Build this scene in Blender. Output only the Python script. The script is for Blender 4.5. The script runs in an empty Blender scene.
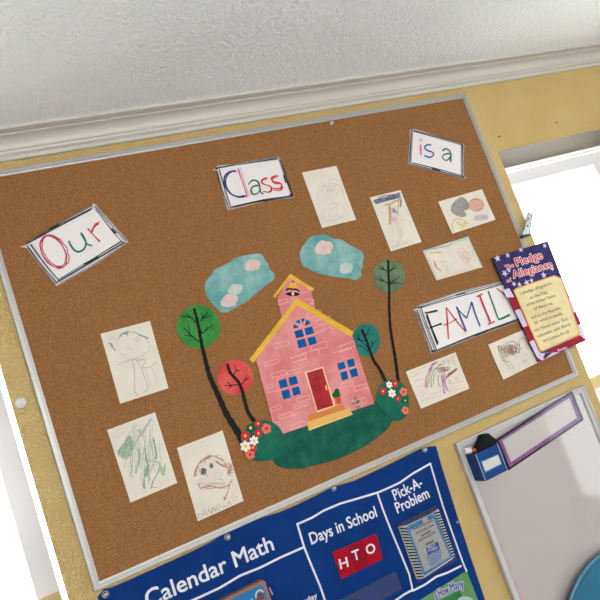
"""Corner of a classroom: cork bulletin board, pocket chart and whiteboard on a yellow wall.
Board coordinates (u, v) are metres along / up the wall measured from the cork board's lower corner,
n is the distance out from the wall into the room.  World: x = u, y = -n, z = v + Z0."""
import bpy, bmesh, math, random
from mathutils import Matrix, Vector
SC = bpy.context.scene
COL = SC.collection
Z0 = 1.25
CAM_R=[[0.877284, -0.331865, 0.346754], [0.2621, 0.936457, 0.233136], [-0.402089, -0.113643, 0.90852]]
CAM_P=[0.01755, 0.35955, 1.89648]
FPX=622.492
RND = random.Random(7)
def wv(u, v, n): return Vector((u, -n, v + Z0))

# ------------------------------------------------------------------ materials
def lin(c):
    return tuple((x/12.92 if x <= .04045 else ((x+.055)/1.055)**2.4) for x in [k/255 for k in c]) + (1,)
MATS = {}
def new_mat(name):
    m = bpy.data.materials.new(name); m.use_nodes = True
    nt = m.node_tree; b = nt.nodes['Principled BSDF']
    MATS[name] = m
    return m, nt, b
def noise_tex(nt, scale, detail=3, rough=.6, kind='ShaderNodeTexNoise'):
    tc = nt.nodes.new('ShaderNodeTexCoord'); t = nt.nodes.new(kind)
    t.inputs['Scale'].default_value = scale
    if 'Detail' in t.inputs: t.inputs['Detail'].default_value = detail
    if 'Roughness' in t.inputs: t.inputs['Roughness'].default_value = rough
    nt.links.new(tc.outputs['Object'], t.inputs['Vector'])
    return t
def ramp(nt, src, stops):
    r = nt.nodes.new('ShaderNodeValToRGB')
    e = r.color_ramp.elements
    while len(e) < len(stops): e.new(.5)
    for k, (p, c) in enumerate(stops): e[k].position = p; e[k].color = c
    nt.links.new(src, r.inputs['Fac'])
    return r
def bump(nt, b, h, strength, dist):
    bn = nt.nodes.new('ShaderNodeBump'); bn.inputs['Strength'].default_value = strength; bn.inputs['Distance'].default_value = dist
    nt.links.new(h, bn.inputs['Height']); nt.links.new(bn.outputs['Normal'], b.inputs['Normal'])
def mat(name, rgb, rough=.6, spec=.3, metal=0, rgb2=None, scale=60, lo=.4, hi=.6, bmp=None, coat=0, detail=3):
    m, nt, b = new_mat(name)
    g = 1 if name in ('trim_white', 'floor_tile') else .945       # colours darkened to balance the wall's lighting against the ceiling
    rgb = tuple(c*g for c in rgb); rgb2 = tuple(c*g for c in rgb2) if rgb2 else None
    b.inputs['Base Color'].default_value = lin(rgb)
    b.inputs['Roughness'].default_value = rough
    b.inputs['Specular IOR Level'].default_value = spec
    b.inputs['Metallic'].default_value = metal
    b.inputs['Coat Weight'].default_value = coat
    if rgb2:
        t = noise_tex(nt, scale, detail)
        r = ramp(nt, t.outputs['Fac'], [(lo, lin(rgb)), (hi, lin(rgb2))])
        nt.links.new(r.outputs['Color'], b.inputs['Base Color'])
    if bmp:
        t = noise_tex(nt, bmp[0], 3); bump(nt, b, t.outputs['Fac'], bmp[1], bmp[2])
    return m
# room surfaces
def wall_paint(name, rgb, rgb2):
    m, nt, b = new_mat(name)
    b.inputs['Roughness'].default_value = .5; b.inputs['Specular IOR Level'].default_value = .35
    t = noise_tex(nt, 6, 3); r = ramp(nt, t.outputs['Fac'], [(.35, lin(rgb)), (.65, lin(rgb2))])
    nt.links.new(r.outputs['Color'], b.inputs['Base Color'])
    n1 = noise_tex(nt, 150, 4, .6)
    r1 = ramp(nt, n1.outputs['Fac'], [(.46, (0,0,0,1)), (.6, (1,1,1,1))])
    bump(nt, b, r1.outputs['Color'], .8, .004)
wall_paint('yellow_stucco', (210,177,112), (215,185,121))
wall_paint('shaded_reveal', (92,81,66), (98,87,72))  # window reveals: the recess shade is put into this dark colour
wall_paint('white_paint', (222,219,214), (226,223,219))
def ceiling_paint():
    m, nt, b = new_mat('ceiling_texture')
    b.inputs['Base Color'].default_value = lin((248,250,251)); b.inputs['Roughness'].default_value = .8
    n1 = noise_tex(nt, 62, 3, .55); n1.inputs['Distortion'].default_value = .6
    r1 = ramp(nt, n1.outputs['Fac'], [(.44, (0,0,0,1)), (.58, (1,1,1,1))])
    bump(nt, b, r1.outputs['Color'], .6, .005)
ceiling_paint()
def cork():
    m, nt, b = new_mat('cork')
    b.inputs['Roughness'].default_value = .85; b.inputs['Specular IOR Level'].default_value = .1
    t = noise_tex(nt, 330, 3, .7)
    r = ramp(nt, t.outputs['Fac'], [(.33, lin((112,72,40))), (.47, lin((140,95,54))), (.60, lin((150,104,62))), (.77, lin((185,142,97)))])
    t2 = noise_tex(nt, 3, 2)
    mx = nt.nodes.new('ShaderNodeMix'); mx.data_type = 'RGBA'; mx.blend_type = 'MULTIPLY'
    r2 = ramp(nt, t2.outputs['Fac'], [(.3, (.93,.92,.91,1)), (.7, (1,1,1,1))])
    mx.inputs['Factor'].default_value = 1
    nt.links.new(r.outputs['Color'], mx.inputs[6]); nt.links.new(r2.outputs['Color'], mx.inputs[7])
    nt.links.new(mx.outputs[2], b.inputs['Base Color'])
    bump(nt, b, t.outputs['Fac'], .25, .001)
cork()
mat('floor_tile', (150,151,156), .5, rgb2=(140,142,146), scale=9)
mat('trim_white', (194,186,174), .35, .5)
mat('aluminium', (180,176,170), .4, .5, .4)
mat('paper_cream', (225,214,195), .8, .15, rgb2=(230,220,202), scale=14)
mat('paper_white', (236,228,224), .7, .2)
mat('sign_margin', (196,193,192), .7, .2, rgb2=(214,210,208), scale=70)
mat('black_ink', (24,24,28), .6, .2, rgb2=(58,58,66), scale=160, lo=.45, hi=.7)
mat('grey_ink', (130,130,142), .7, .2, rgb2=(165,164,172), scale=120)
mat('black_paint', (12,11,12), .6, .12, rgb2=(28,26,27), scale=120)
for nm, c, c2 in [('crimson',(196,38,78),(214,90,118)),('teal_ink',(18,110,92),(40,134,112)),('red_ink',(204,40,50),(218,82,84)),
    ('blue_ink',(46,74,140),(92,114,168)),('navy_ink',(30,42,104),(88,100,150)),('green_ink',(28,96,66),(62,128,98)),('pink_ink',(222,96,128),(232,140,160))]:
    mat(nm, c, .6, .2, rgb2=c2, scale=210, lo=.45, hi=.68)
for nm, c in [('pencil',(176,168,156)),('pencil_dark',(138,132,126)),('faint_tan',(178,162,138)),('slate_blue',(118,132,158)),('crayon_green',(134,166,134)),
    ('crayon_dkgreen',(96,140,104)),('lavender',(176,164,188)),('rust',(176,116,92)),('crayon_black',(48,52,62)),('crayon_navy',(66,74,122)),('orange_brown',(190,132,88)),
    ('crayon_blue',(64,118,164)),('crayon_pink',(222,172,168)),('tan_smudge',(222,196,164)),('crayon_red',(200,108,102)),('crayon_yellow',(214,178,80)),('crayon_purple',(168,136,178)),
    ('crayon_teal',(128,178,182)),('pale_red',(226,172,156)),('magenta',(178,92,164)),('brown_crayon',(146,112,88)),('mauve_brown',(136,92,84)),('yellow_green',(190,198,124)),('peach',(232,172,150))]:
    mat(nm, c, .85, .1, rgb2=(226,217,199), scale=420, lo=.48, hi=.70)
mat('graphite_fill', (128,126,122), .85, .1, rgb2=(178,172,162), scale=200, lo=.35, hi=.65)
mat('red_outline', (176,88,78), .8, .1)
mat('rose_fill', (222,184,162), .8, .1, rgb2=(206,150,132), scale=160)
mat('pale_yellow', (240,226,178), .8, .1)
# die cut cardboard
mat('watercolor_teal', (90,152,148), .6, .12, rgb2=(160,196,186), scale=8, lo=.38, hi=.66, detail=4)
mat('cloud_pink', (214,180,170), .6, .12, rgb2=(222,196,186), scale=30)
mat('cloud_pale', (176,196,188), .6, .12, rgb2=(206,202,194), scale=30)
mat('leaf_green', (42,122,52), .6, .12, rgb2=(66,144,66), scale=16)
mat('leaf_red', (206,62,62), .6, .12, rgb2=(222,92,84), scale=14)
mat('leaf_teal', (22,104,94), .6, .12, rgb2=(40,124,110), scale=14)
mat('leaf_sage', (84,110,82), .6, .12, rgb2=(108,130,98), scale=14)
mat('hill_green', (2,80,62), .6, .12, rgb2=(36,106,84), scale=22, lo=.42, hi=.75, detail=6)
mat('bush_green', (6,92,72), .6, .12, rgb2=(24,108,84), scale=14)
mat('house_pink', (214,120,118), .6, .12, rgb2=(226,146,143), scale=10)
mat('brick_line', (240,184,180), .6, .12)
mat('roof_yellow', (222,172,42), .6, .12, rgb2=(230,184,62), scale=20)
mat('pane_blue', (0,80,146), .6, .06, rgb2=(10,92,156), scale=40)
mat('door_red', (160,32,40), .6, .12, rgb2=(174,44,50), scale=30)
mat('door_trim', (240,204,164), .6, .12)
mat('step_orange', (214,132,62), .6, .12); mat('step_tan', (230,180,96), .6, .12)
mat('pot_orange', (206,80,40), .6, .12); mat('cactus', (18,92,40), .6, .12); mat('brick_pot', (206,112,86), .6, .12); mat('sprig', (70,120,90), .6, .12)
mat('flower_red', (196,36,46), .6, .12); mat('flower_salmon', (226,112,92), .6, .12); mat('flower_white', (240,232,216), .6, .12); mat('flower_green', (8,68,44), .6, .12); mat('flower_eye', (232,190,96), .6, .12)
# pocket chart
def fabric(name, rgb, rgb2):
    m, nt, b = new_mat(name); b.inputs['Roughness'].default_value = .7; b.inputs['Specular IOR Level'].default_value = .12
    t = noise_tex(nt, 7, 3); r = ramp(nt, t.outputs['Fac'], [(.35, lin(rgb)), (.65, lin(rgb2))]); nt.links.new(r.outputs['Color'], b.inputs['Base Color'])
    w = noise_tex(nt, 900, 2); bump(nt, b, w.outputs['Fac'], .2, .0005)
fabric('blue_nylon', (0,42,100), (1,49,113))
mat('white_print', (222,222,226), .55, .3); mat('chrome', (150,148,150), .35, .5, .7)
mat('card_red', (164,4,32), .5, .1); mat('card_red_dark', (146,3,28), .5, .1)
mat('pouch_purple', (44,36,90), .45, .4); mat('zebra', (22,22,26), .5, .3, rgb2=(214,214,212), scale=75, lo=.48, hi=.52)
mat('card_blue', (52,146,190), .5, .3, rgb2=(40,128,176), scale=60); mat('card_tan', (206,190,172), .6, .3); mat('jar_grey', (146,162,182), .5, .3); mat('label_blue', (22,70,140), .5, .3); mat('lid_green', (82,140,80), .5, .3)
mat('print_grey', (84,76,76), .6, .3)
mat('book_brown', (150,104,84), .5, .3); mat('book_blue', (0,112,170), .5, .3); mat('skin_brown', (112,72,58), .6, .2); mat('pages', (198,150,160), .6, .2)
mat('sheet_green', (104,152,98), .5, .3, rgb2=(88,142,78), scale=5); mat('sheet_dark_green', (36,112,62), .5, .3); mat('sheet_grey', (176,190,196), .5, .3); mat('lilac', (190,190,216), .5, .3); mat('deep_blue', (30,40,110), .5, .3)
# whiteboard etc.
mat('dry_erase', (190,178,173), .05, .75, coat=.7); mat('board_rail', (196,192,190), .4, .5); mat('residue', (200,138,150), .5, .3); mat('red_mark', (206,96,96), .5, .3)
mat('plate_purple', (122,74,116), .06, .5, rgb2=(134,86,128), scale=40, coat=.3); mat('plate_black', (20,16,20), .15, .5, coat=.3); mat('plate_white', (200,190,182), .06, .5, coat=.3); mat('plate_lilac', (172,164,200), .12, .5, coat=.3)
mat('box_blue', (2,56,122), .4, .3); mat('box_piping', (176,190,230), .4, .4); mat('box_teal', (70,150,170), .4, .4); mat('label_cream', (212,206,194), .5, .3)
mat('eraser_black', (26,26,28), .85, .2, bmp=(300,.4,.002)); mat('marker_white', (238,234,232), .3, .5); mat('marker_red', (196,66,70), .35, .5)
mat('teal_plastic', (40,112,142), .3, .4, rgb2=(56,126,152), scale=5); mat('teal_rim', (74,140,166), .25, .5); mat('teal_dark', (12,84,112), .3, .5)
mat('poster_navy', (38,32,88), .45, .15, rgb2=(50,42,100), scale=20); mat('poster_red', (170,18,46), .45, .15, rgb2=(146,14,42), scale=18); mat('poster_white', (224,206,222), .3, .4, rgb2=(206,188,212), scale=18)
mat('plaque', (226,202,140), .35, .4, rgb2=(234,214,158), scale=10); mat('plaque_edge', (222,156,84), .35, .4); mat('plaque_side', (150,70,50), .4, .3); mat('title_red', (198,14,36), .45, .15); mat('title_white', (244,226,232), .35, .4); mat('title_shadow', (24,20,50), .4, .3); mat('text_dark', (70,64,84), .5, .3)
mat('steel', (196,198,198), .25, .5, .8); mat('steel_dark', (52,50,50), .4, .4); mat('white_plastic', (230,226,220), .3, .5); mat('nail_dark', (70,56,40), .5, .4)
mat('rail_cream', (240,212,150), .5, .3)
def seethrough(name, color, transp, rough=.05, gloss=.06):
    m = bpy.data.materials.new(name); m.use_nodes = True; nt = m.node_tree; nt.nodes.clear(); MATS[name] = m
    o = nt.nodes.new('ShaderNodeOutputMaterial'); tr = nt.nodes.new('ShaderNodeBsdfTransparent'); g = nt.nodes.new('ShaderNodeBsdfGlossy'); d = nt.nodes.new('ShaderNodeBsdfDiffuse')
    tr.inputs['Color'].default_value = lin(color); d.inputs['Color'].default_value = lin(color); g.inputs['Roughness'].default_value = rough
    m1 = nt.nodes.new('ShaderNodeMixShader'); m1.inputs[0].default_value = transp; nt.links.new(d.outputs[0], m1.inputs[1]); nt.links.new(tr.outputs[0], m1.inputs[2])
    m2 = nt.nodes.new('ShaderNodeMixShader'); m2.inputs[0].default_value = gloss; nt.links.new(m1.outputs[0], m2.inputs[1]); nt.links.new(g.outputs[0], m2.inputs[2])
    nt.links.new(m2.outputs[0], o.inputs[0])
seethrough('glass', (250,250,250), 1, .02, .05)
seethrough('tinted_glass', (206,208,208), 1, .02, .05)
seethrough('hazy_glass', (232,227,226), .04, .1, .02)
seethrough('clear_vinyl', (240,242,246), .985, .12, .015)
def translucent(name, rgb):
    m = bpy.data.materials.new(name); m.use_nodes = True; nt = m.node_tree; nt.nodes.clear(); MATS[name] = m
    o = nt.nodes.new('ShaderNodeOutputMaterial'); t = nt.nodes.new('ShaderNodeBsdfTranslucent'); d = nt.nodes.new('ShaderNodeBsdfDiffuse')
    t.inputs['Color'].default_value = lin(rgb); d.inputs['Color'].default_value = lin(rgb)
    m1 = nt.nodes.new('ShaderNodeMixShader'); m1.inputs[0].default_value = .75; nt.links.new(d.outputs[0], m1.inputs[1]); nt.links.new(t.outputs[0], m1.inputs[2]); nt.links.new(m1.outputs[0], o.inputs[0])
translucent('backlit_vinyl', (248,247,244)); translucent('backlit_cream', (238,220,176)); translucent('shade_cloth', (252,250,236))

# ------------------------------------------------------------------ mesh builder
def catmull(pts, closed=False, k=6):
    n = len(pts); out = []
    rng = range(n) if closed else range(n-1)
    for i in rng:
        if closed: p0, p1, p2, p3 = pts[i-1], pts[i], pts[(i+1) % n], pts[(i+2) % n]
        else: p0, p1, p2, p3 = pts[max(i-1,0)], pts[i], pts[i+1], pts[min(i+2,n-1)]
        for j in range(k):
            t = j/k
            out.append(tuple(.5*((2*b)+(-a+c)*t+(2*a-5*b+4*c-d)*t*t+(-a+3*b-3*c+d)*t**3) for a, b, c, d in zip(p0, p1, p2, p3)))
    if not closed: out.append(tuple(pts[-1]))
    return out
def ell(c, a, b, n=32):
    return [(c[0]+(a[0]-c[0])*math.cos(t)+(b[0]-c[0])*math.sin(t), c[1]+(a[1]-c[1])*math.cos(t)+(b[1]-c[1])*math.sin(t)) for t in [2*math.pi*i/n for i in range(n)]]
def disc2(c, r, n=20): return ell(c, (c[0]+r, c[1]), (c[0], c[1]+r), n)
def area2(p): return sum(p[i-1][0]*p[i][1]-p[i][0]*p[i-1][1] for i in range(len(p)))/2
class MB:
    def __init__(s, nfun=None): s.v = []; s.f = []; s.m = []; s.sm = []; s.names = []; s.nfun = nfun; s.layer = 0
    def mi(s, name):
        if name not in s.names: s.names.append(name)
        return s.names.index(name)
    def vert(s, u, v, n):
        if s.nfun: n += s.nfun(u, v)
        s.v.append(wv(u, v, n)); return len(s.v)-1
    def face(s, ids, m, smooth=False): s.f.append(ids); s.m.append(s.mi(m)); s.sm.append(smooth)
    def poly(s, pts, n, m, th=0, side=None):
        if area2(pts) < 0: pts = pts[::-1]
        a = [s.vert(u, v, n) for u, v in pts]; s.face(a, m)
        if th:
            b = [s.vert(u, v, n-th) for u, v in pts]; s.face(b[::-1], side or m); k = len(a)
            for i in range(k): s.face([a[i], b[i], b[(i+1) % k], a[(i+1) % k]], side or m)
    def ring(s, outer, inner, n, m):          # flat band between two outlines with equal point counts
        a = [s.vert(u, v, n) for u, v in outer]; b = [s.vert(u, v, n) for u, v in inner]; k = len(a); ccw = area2(outer) > 0
        for i in range(k):
            q = [a[i], a[(i+1) % k], b[(i+1) % k], b[i]]; s.face(q if ccw else q[::-1], m)
    def grid(s, quad, n, m, th, k=10):        # subdivided sheet, quad = TL TR BR BL
        (tl, tr, br, bl) = quad
        def P(i, j):
            a, b = i/k, j/k
            return tuple(tl[c]*(1-a)*(1-b)+tr[c]*a*(1-b)+br[c]*a*b+bl[c]*(1-a)*b for c in (0,1))
        F = [[s.vert(*P(i, j), n) for i in range(k+1)] for j in range(k+1)]
        B = [[s.vert(*P(i, j), n-th) for i in range(k+1)] for j in range(k+1)]
        for j in range(k):
            for i in range(k):
                s.face([F[j+1][i], F[j+1][i+1], F[j][i+1], F[j][i]], m); s.face([B[j][i], B[j][i+1], B[j+1][i+1], B[j+1][i]], m)
        edge = [(0,i) for i in range(k)]+[(j,k) for j in range(k)]+[(k,i) for i in range(k,0,-1)]+[(j,0) for j in range(k,0,-1)]
        for q in range(len(edge)):
            (j0,i0), (j1,i1) = edge[q], edge[(q+1) % len(edge)]
            s.face([F[j0][i0], F[j1][i1], B[j1][i1], B[j0][i0]], m)
    def stroke(s, pts, w, n, m, taper=False, w2=None):
        # flat ribbon along a polyline
        q = [pts[0]]
        for p in pts[1:]:
            d = math.dist(p, q[-1])
            if d < 1e-6: continue
            if s.nfun and d > .008:
                c = int(d/.008)+1; b = q[-1]
                q += [(b[0]+(p[0]-b[0])*i/c, b[1]+(p[1]-b[1])*i/c) for i in range(1, c)]
            q.append(p)
        if len(q) < 2: return
        T = [math.hypot(q[i+1][0]-q[i][0], q[i+1][1]-q[i][1]) for i in range(len(q)-1)]
        U = [((q[i+1][0]-q[i][0])/T[i], (q[i+1][1]-q[i][1])/T[i]) for i in range(len(q)-1)]
        N = len(q)
        def wid(i):
            t = i/(N-1); return (w if w2 is None else w+(w2-w)*t)/2
        for i in range(N-1):           # one quad per segment, mitred where the bend is gentle
            def side(k, u, other):
                if other is not None and u[0]*other[0]+u[1]*other[1] > .35:
                    d = (u[0]+other[0], u[1]+other[1]); l = math.hypot(*d); d = (d[0]/l, d[1]/l); c = d[0]*u[0]+d[1]*u[1]; h = wid(k)/c
                else: d = u; h = wid(k)
                return (q[k][0]-d[1]*h, q[k][1]+d[0]*h), (q[k][0]+d[1]*h, q[k][1]-d[0]*h)
            a1, a2 = side(i, U[i], U[i-1] if i > 0 else None); b1, b2 = side(i+1, U[i], U[i+1] if i < N-2 else None)
            s.face([s.vert(*a1, n), s.vert(*a2, n), s.vert(*b2, n), s.vert(*b1, n)], m)
    def sketch(s, pts, w, n, m, passes=3, jit=.0025, closed=False, k=5, step=.00008):
        for p in range(passes):
            off = (RND.uniform(-jit, jit), RND.uniform(-jit, jit)); sc = RND.uniform(-jit, jit)
            c = [(u+off[0]+RND.uniform(-jit,jit)*.4, v+off[1]+RND.uniform(-jit,jit)*.4+sc*i/len(pts)) for i, (u, v) in enumerate(pts)]
            c = catmull(c, closed, k) if len(c) > 2 else c
            if closed: c.append(c[0])
            s.stroke(c, w*RND.uniform(.7,1.15), n+p*step, m)
    def curve(s, pts, w, n, m, closed=False, k=5):
        c = catmull(pts, closed, k) if len(pts) > 2 else list(pts)
        if closed: c.append(c[0])
        s.stroke(c, w, n, m)
    def hatch(s, pts, w, n, m): s.stroke(pts, w, n, m)
    def tube(s, path, r, m, seg=8, cap=True):  # path of world points (u,v,n)
        P = [Vector(p) for p in path]; rings = []
        for i, p in enumerate(P):
            d = (P[min(i+1,len(P)-1)]-P[max(i-1,0)]).normalized()
            a = d.cross(Vector((0,0,1))) if abs(d.z) < .9 else d.cross(Vector((1,0,0))); a.normalize(); b = d.cross(a)
            rr = r[i] if isinstance(r, (list, tuple)) else r
            rings.append([s.vert(*(p+a*rr*math.cos(2*math.pi*k/seg)+b*rr*math.sin(2*math.pi*k/seg)), ) for k in range(seg)])
        for i in range(len(rings)-1):
            for k in range(seg): s.face([rings[i][k], rings[i][(k+1) % seg], rings[i+1][(k+1) % seg], rings[i+1][k]], m, True)
        if cap: s.face(rings[0][::-1], m); s.face(rings[-1], m)
    def lathe(s, c, prof, m, seg=32, ax='n'):  # profile (radius, n offset) about the axis out of the wall; m may be a list per band
        rings = []
        for r, h in prof:
            rings.append([s.vert(c[0]+r*math.cos(2*math.pi*k/seg), c[1]+r*math.sin(2*math.pi*k/seg), c[2]+h) for k in range(seg)] if r > 1e-6 else [s.vert(c[0], c[1], c[2]+h)])
        for i in range(len(rings)-1):
            mm = m[i] if isinstance(m, list) else m; a, b = rings[i], rings[i+1]
            for k in range(seg):
                k2 = (k+1) % seg
                if len(b) == 1: s.face([a[k], a[k2], b[0]], mm, True)
                elif len(a) == 1: s.face([a[0], b[k2], b[k]], mm, True)
                else: s.face([a[k], a[k2], b[k2], b[k]], mm, True)
    def box(s, u0, u1, v0, v1, n0, n1, m):
        s.poly([(u0,v0),(u1,v0),(u1,v1),(u0,v1)], n1, m, n1-n0)
    def hexa(s, front, back, m):               # 4 front points and 4 back points (u,v,n)
        a = [s.vert(*p) for p in front]; b = [s.vert(*p) for p in back]
        s.face(a, m); s.face(b[::-1], m)
        for i in range(4): s.face([a[i], b[i], b[(i+1) % 4], a[(i+1) % 4]], m)
    def build(s, name, parent=None, origin=None, fix=False):
        me = bpy.data.meshes.new(name)
        if origin is None:
            if parent is not None: origin = ORIG[parent.name]
            else:
                lo = [min(v[k] for v in s.v) for k in range(3)]; hi = [max(v[k] for v in s.v) for k in range(3)]
                origin = Vector(((lo[0]+hi[0])/2, (lo[1]+hi[1])/2, lo[2]))
        me.from_pydata([v-origin for v in s.v], [], s.f); me.update()
        for nm in s.names: me.materials.append(MATS[nm])
        me.polygons.foreach_set('material_index', s.m); me.polygons.foreach_set('use_smooth', s.sm)
        if fix:
            bm = bmesh.new(); bm.from_mesh(me); bmesh.ops.remove_doubles(bm, verts=bm.verts, dist=1e-5); bmesh.ops.recalc_face_normals(bm, faces=bm.faces); bm.to_mesh(me); bm.free()
        me.update()
        o = bpy.data.objects.new(name, me); COL.objects.link(o)
        if parent is not None: o.parent = parent; o.location = origin-ORIG[parent.name]
        else: o.location = origin
        ORIG[o.name] = origin
        return o
ORIG = {}
def empty(name, u, v, n):
    o = bpy.data.objects.new(name, None); COL.objects.link(o); o.empty_display_size = .05
    o.location = wv(u, v, n); ORIG[o.name] = Vector(o.location); return o
def tag(o, label, cat, group=None):
    o['label'] = label; o['category'] = cat
    if group: o['group'] = group
    return o
def struct(o): o['kind'] = 'structure'; return o

def text(mb, s, p0, p1, cap, n, m, bold=0., lean=0., spacing=1.):
    """Lettering from baseline point p0 to p1; cap = capital height in metres; bold = extra weight as a share of cap."""
    if bold:
        e = bold*cap
        for a in range(5): text(mb, s, (p0[0]+e*math.cos(a*1.2566), p0[1]+e*math.sin(a*1.2566)), (p1[0]+e*math.cos(a*1.2566), p1[1]+e*math.sin(a*1.2566)), cap, n+a*.00001, m)
        return
    cu = bpy.data.curves.new('lettering', 'FONT'); cu.body = s; cu.resolution_u = 3; cu.space_character = spacing
    ob = bpy.data.objects.new('lettering', cu); COL.objects.link(ob)
    dg = bpy.context.evaluated_depsgraph_get(); dg.update()
    me = bpy.data.meshes.new_from_object(ob.evaluated_get(dg))
    xs = [v.co.x for v in me.vertices]; x0, x1 = min(xs), max(xs)
    ex = ((p1[0]-p0[0]), (p1[1]-p0[1])); l = math.hypot(*ex); e = (ex[0]/l, ex[1]/l)
    k = cap/.73
    base = len(mb.v)
    for v in me.vertices:
        t = (v.co.x-x0)/(x1-x0)*l; h = v.co.y*k; t += lean*h
        mb.vert(p0[0]+e[0]*t-e[1]*h, p0[1]+e[1]*t+e[0]*h, n)
    for p in me.polygons:
        ids = [base+i for i in p.vertices]
        A = mb.v[ids[0]]; nn = sum(((mb.v[ids[i]]-A).cross(mb.v[ids[i+1]]-A) for i in range(1, len(ids)-1)), Vector())
        mb.face(ids if nn.y < 0 else ids[::-1], m)
    bpy.data.objects.remove(ob); bpy.data.curves.remove(cu); bpy.data.meshes.remove(me)

# ================================================================== ROOM
XL, XR, YB = -1.7, 3.25, 4.6      # side walls (x) and depth of the room
VF, VC = -Z0, 1.322               # floor and ceiling in v
TH = .32
LW = (-1.15, -.066, -.62, .95)    # window openings u0,u1,v0,v1
RW = (1.916, 3.0, -.62, .95)
mb = MB()
us = [XL, LW[0], LW[1], RW[0], RW[1], XR]; vs = [VF, LW[2], LW[3], VC]
for i in range(5):
    for j in range(3):
        if j == 1 and i in (1, 3): continue
        q = [(us[i],vs[j]),(us[i+1],vs[j]),(us[i+1],vs[j+1]),(us[i],vs[j+1])]
        mb.poly(q, 0, 'yellow_stucco')
        mb.face([mb.vert(u, v, -TH) for u, v in q[::-1]], 'white_paint')
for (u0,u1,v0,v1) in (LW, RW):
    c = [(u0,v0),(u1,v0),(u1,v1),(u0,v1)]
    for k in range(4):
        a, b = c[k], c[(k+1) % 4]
        mb.face([mb.vert(*a, 0), mb.vert(*b, 0), mb.vert(*b, -TH), mb.vert(*a, -TH)][::-1], 'shaded_reveal')
c = [(XL,VF),(XR,VF),(XR,VC),(XL,VC)]
for k in range(4):
    a, b = c[k], c[(k+1) % 4]
    mb.face([mb.vert(*a, 0), mb.vert(*b, 0), mb.vert(*b, -TH), mb.vert(*a, -TH)], 'white_paint')
struct(mb.build('wall_front'))
mb = MB(); mb.box(XL-.1, XR+.1, VF-.1, VF, -TH, YB+.1, 'floor_tile'); struct(mb.build('floor'))
mb = MB(); mb.box(XL-.1, XR+.1, VC, VC+.1, -TH, YB+.1, 'ceiling_texture'); struct(mb.build('ceiling'))
mb = MB(); mb.box(XL-.1, XL, VF, VC, 0, YB, 'white_paint'); struct(mb.build('wall_left'))
# wall with a tall glass door, reflected in the whiteboard
D0, D1, DT = .7, 1.95, .85
mb = MB()
mb.box(XR, XR+.1, VF, VC, 0, D0, 'white_paint'); mb.box(XR, XR+.1, VF, VC, D1, YB, 'white_paint'); mb.box(XR, XR+.1, DT, VC, D0, D1, 'white_paint')
struct(mb.build('wall_right'))
d1 = struct(empty('door_1', XR+.05, VF, (D0+D1)/2))
mb = MB()
for a, b, v0, v1 in ((D0, D0+.05, VF, DT), (D1-.05, D1, VF, DT), (D0+.05, D1-.05, VF, VF+.1), (D0+.05, D1-.05, DT-.06, DT)): mb.box(XR+.02, XR+.07, v0, v1, a, b, 'trim_white')
mb.build('door_frame', d1)
mb = MB(); mb.box(XR+.04, XR+.05, VF+.1, DT-.06, D0+.05, D1-.05, 'tinted_glass'); mb.build('door_glass', d1)
# unseen rear wall with a wide window band added to light the room
B0, B1, BV0, BV1 = -1.2, 2.7, -.3, 1.15
mb = MB()
mb.box(XL-.1, XR+.1, VF, BV0, YB, YB+.1, 'white_paint'); mb.box(XL-.1, XR+.1, BV1, VC, YB, YB+.1, 'white_paint')
mb.box(XL-.1, B0, BV0, BV1, YB, YB+.1, 'white_paint'); mb.box(B1, XR+.1, BV0, BV1, YB, YB+.1, 'white_paint')
struct(mb.build('wall_rear'))
w3 = struct(empty('unseen_window_3', .75, BV0, YB+.05))
mb = MB()
for k in range(5):
    u = B0+(B1-B0)*k/4; mb.box(u-.025, u+.025, BV0, BV1, YB+.03, YB+.07, 'trim_white')
mb.box(B0, B1, BV0, BV0+.05, YB+.03, YB+.07, 'trim_white'); mb.box(B0, B1, BV1-.05, BV1, YB+.03, YB+.07, 'trim_white'); mb.build('window_frame', w3)  # frame of the added, unseen window band

# crown moulding
prof = [(0,1.2465),(.010,1.2465),(.012,1.249),(.0125,1.2585),(.0165,1.2600),(.0215,1.2640),(.0225,1.2675),(.0195,1.2705),(.0215,1.2725)]
for k in range(9):
    t = k/8*math.pi/2; prof.append((.0235+.030*(1-math.cos(t)), 1.2735+.030*math.sin(t)))
prof += [(.0565,1.3045),(.0585,1.3065),(.0575,1.309),(.0790,1.3115),(.0810,1.3135),(.0810,1.3225),(0,1.3225)]
mb = MB()
for (na,va),(nb,vb) in zip(prof, prof[1:]+prof[:1]):
    mb.face([mb.vert(XL,va,na), mb.vert(XR,va,na), mb.vert(XR,vb,nb), mb.vert(XL,vb,nb)], 'trim_white')
mb.face([mb.vert(XL,v,n) for n, v in prof], 'trim_white'); mb.face([mb.vert(XR,v,n) for n, v in prof][::-1], 'trim_white')
struct(mb.build('trim_1', fix=True))

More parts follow.
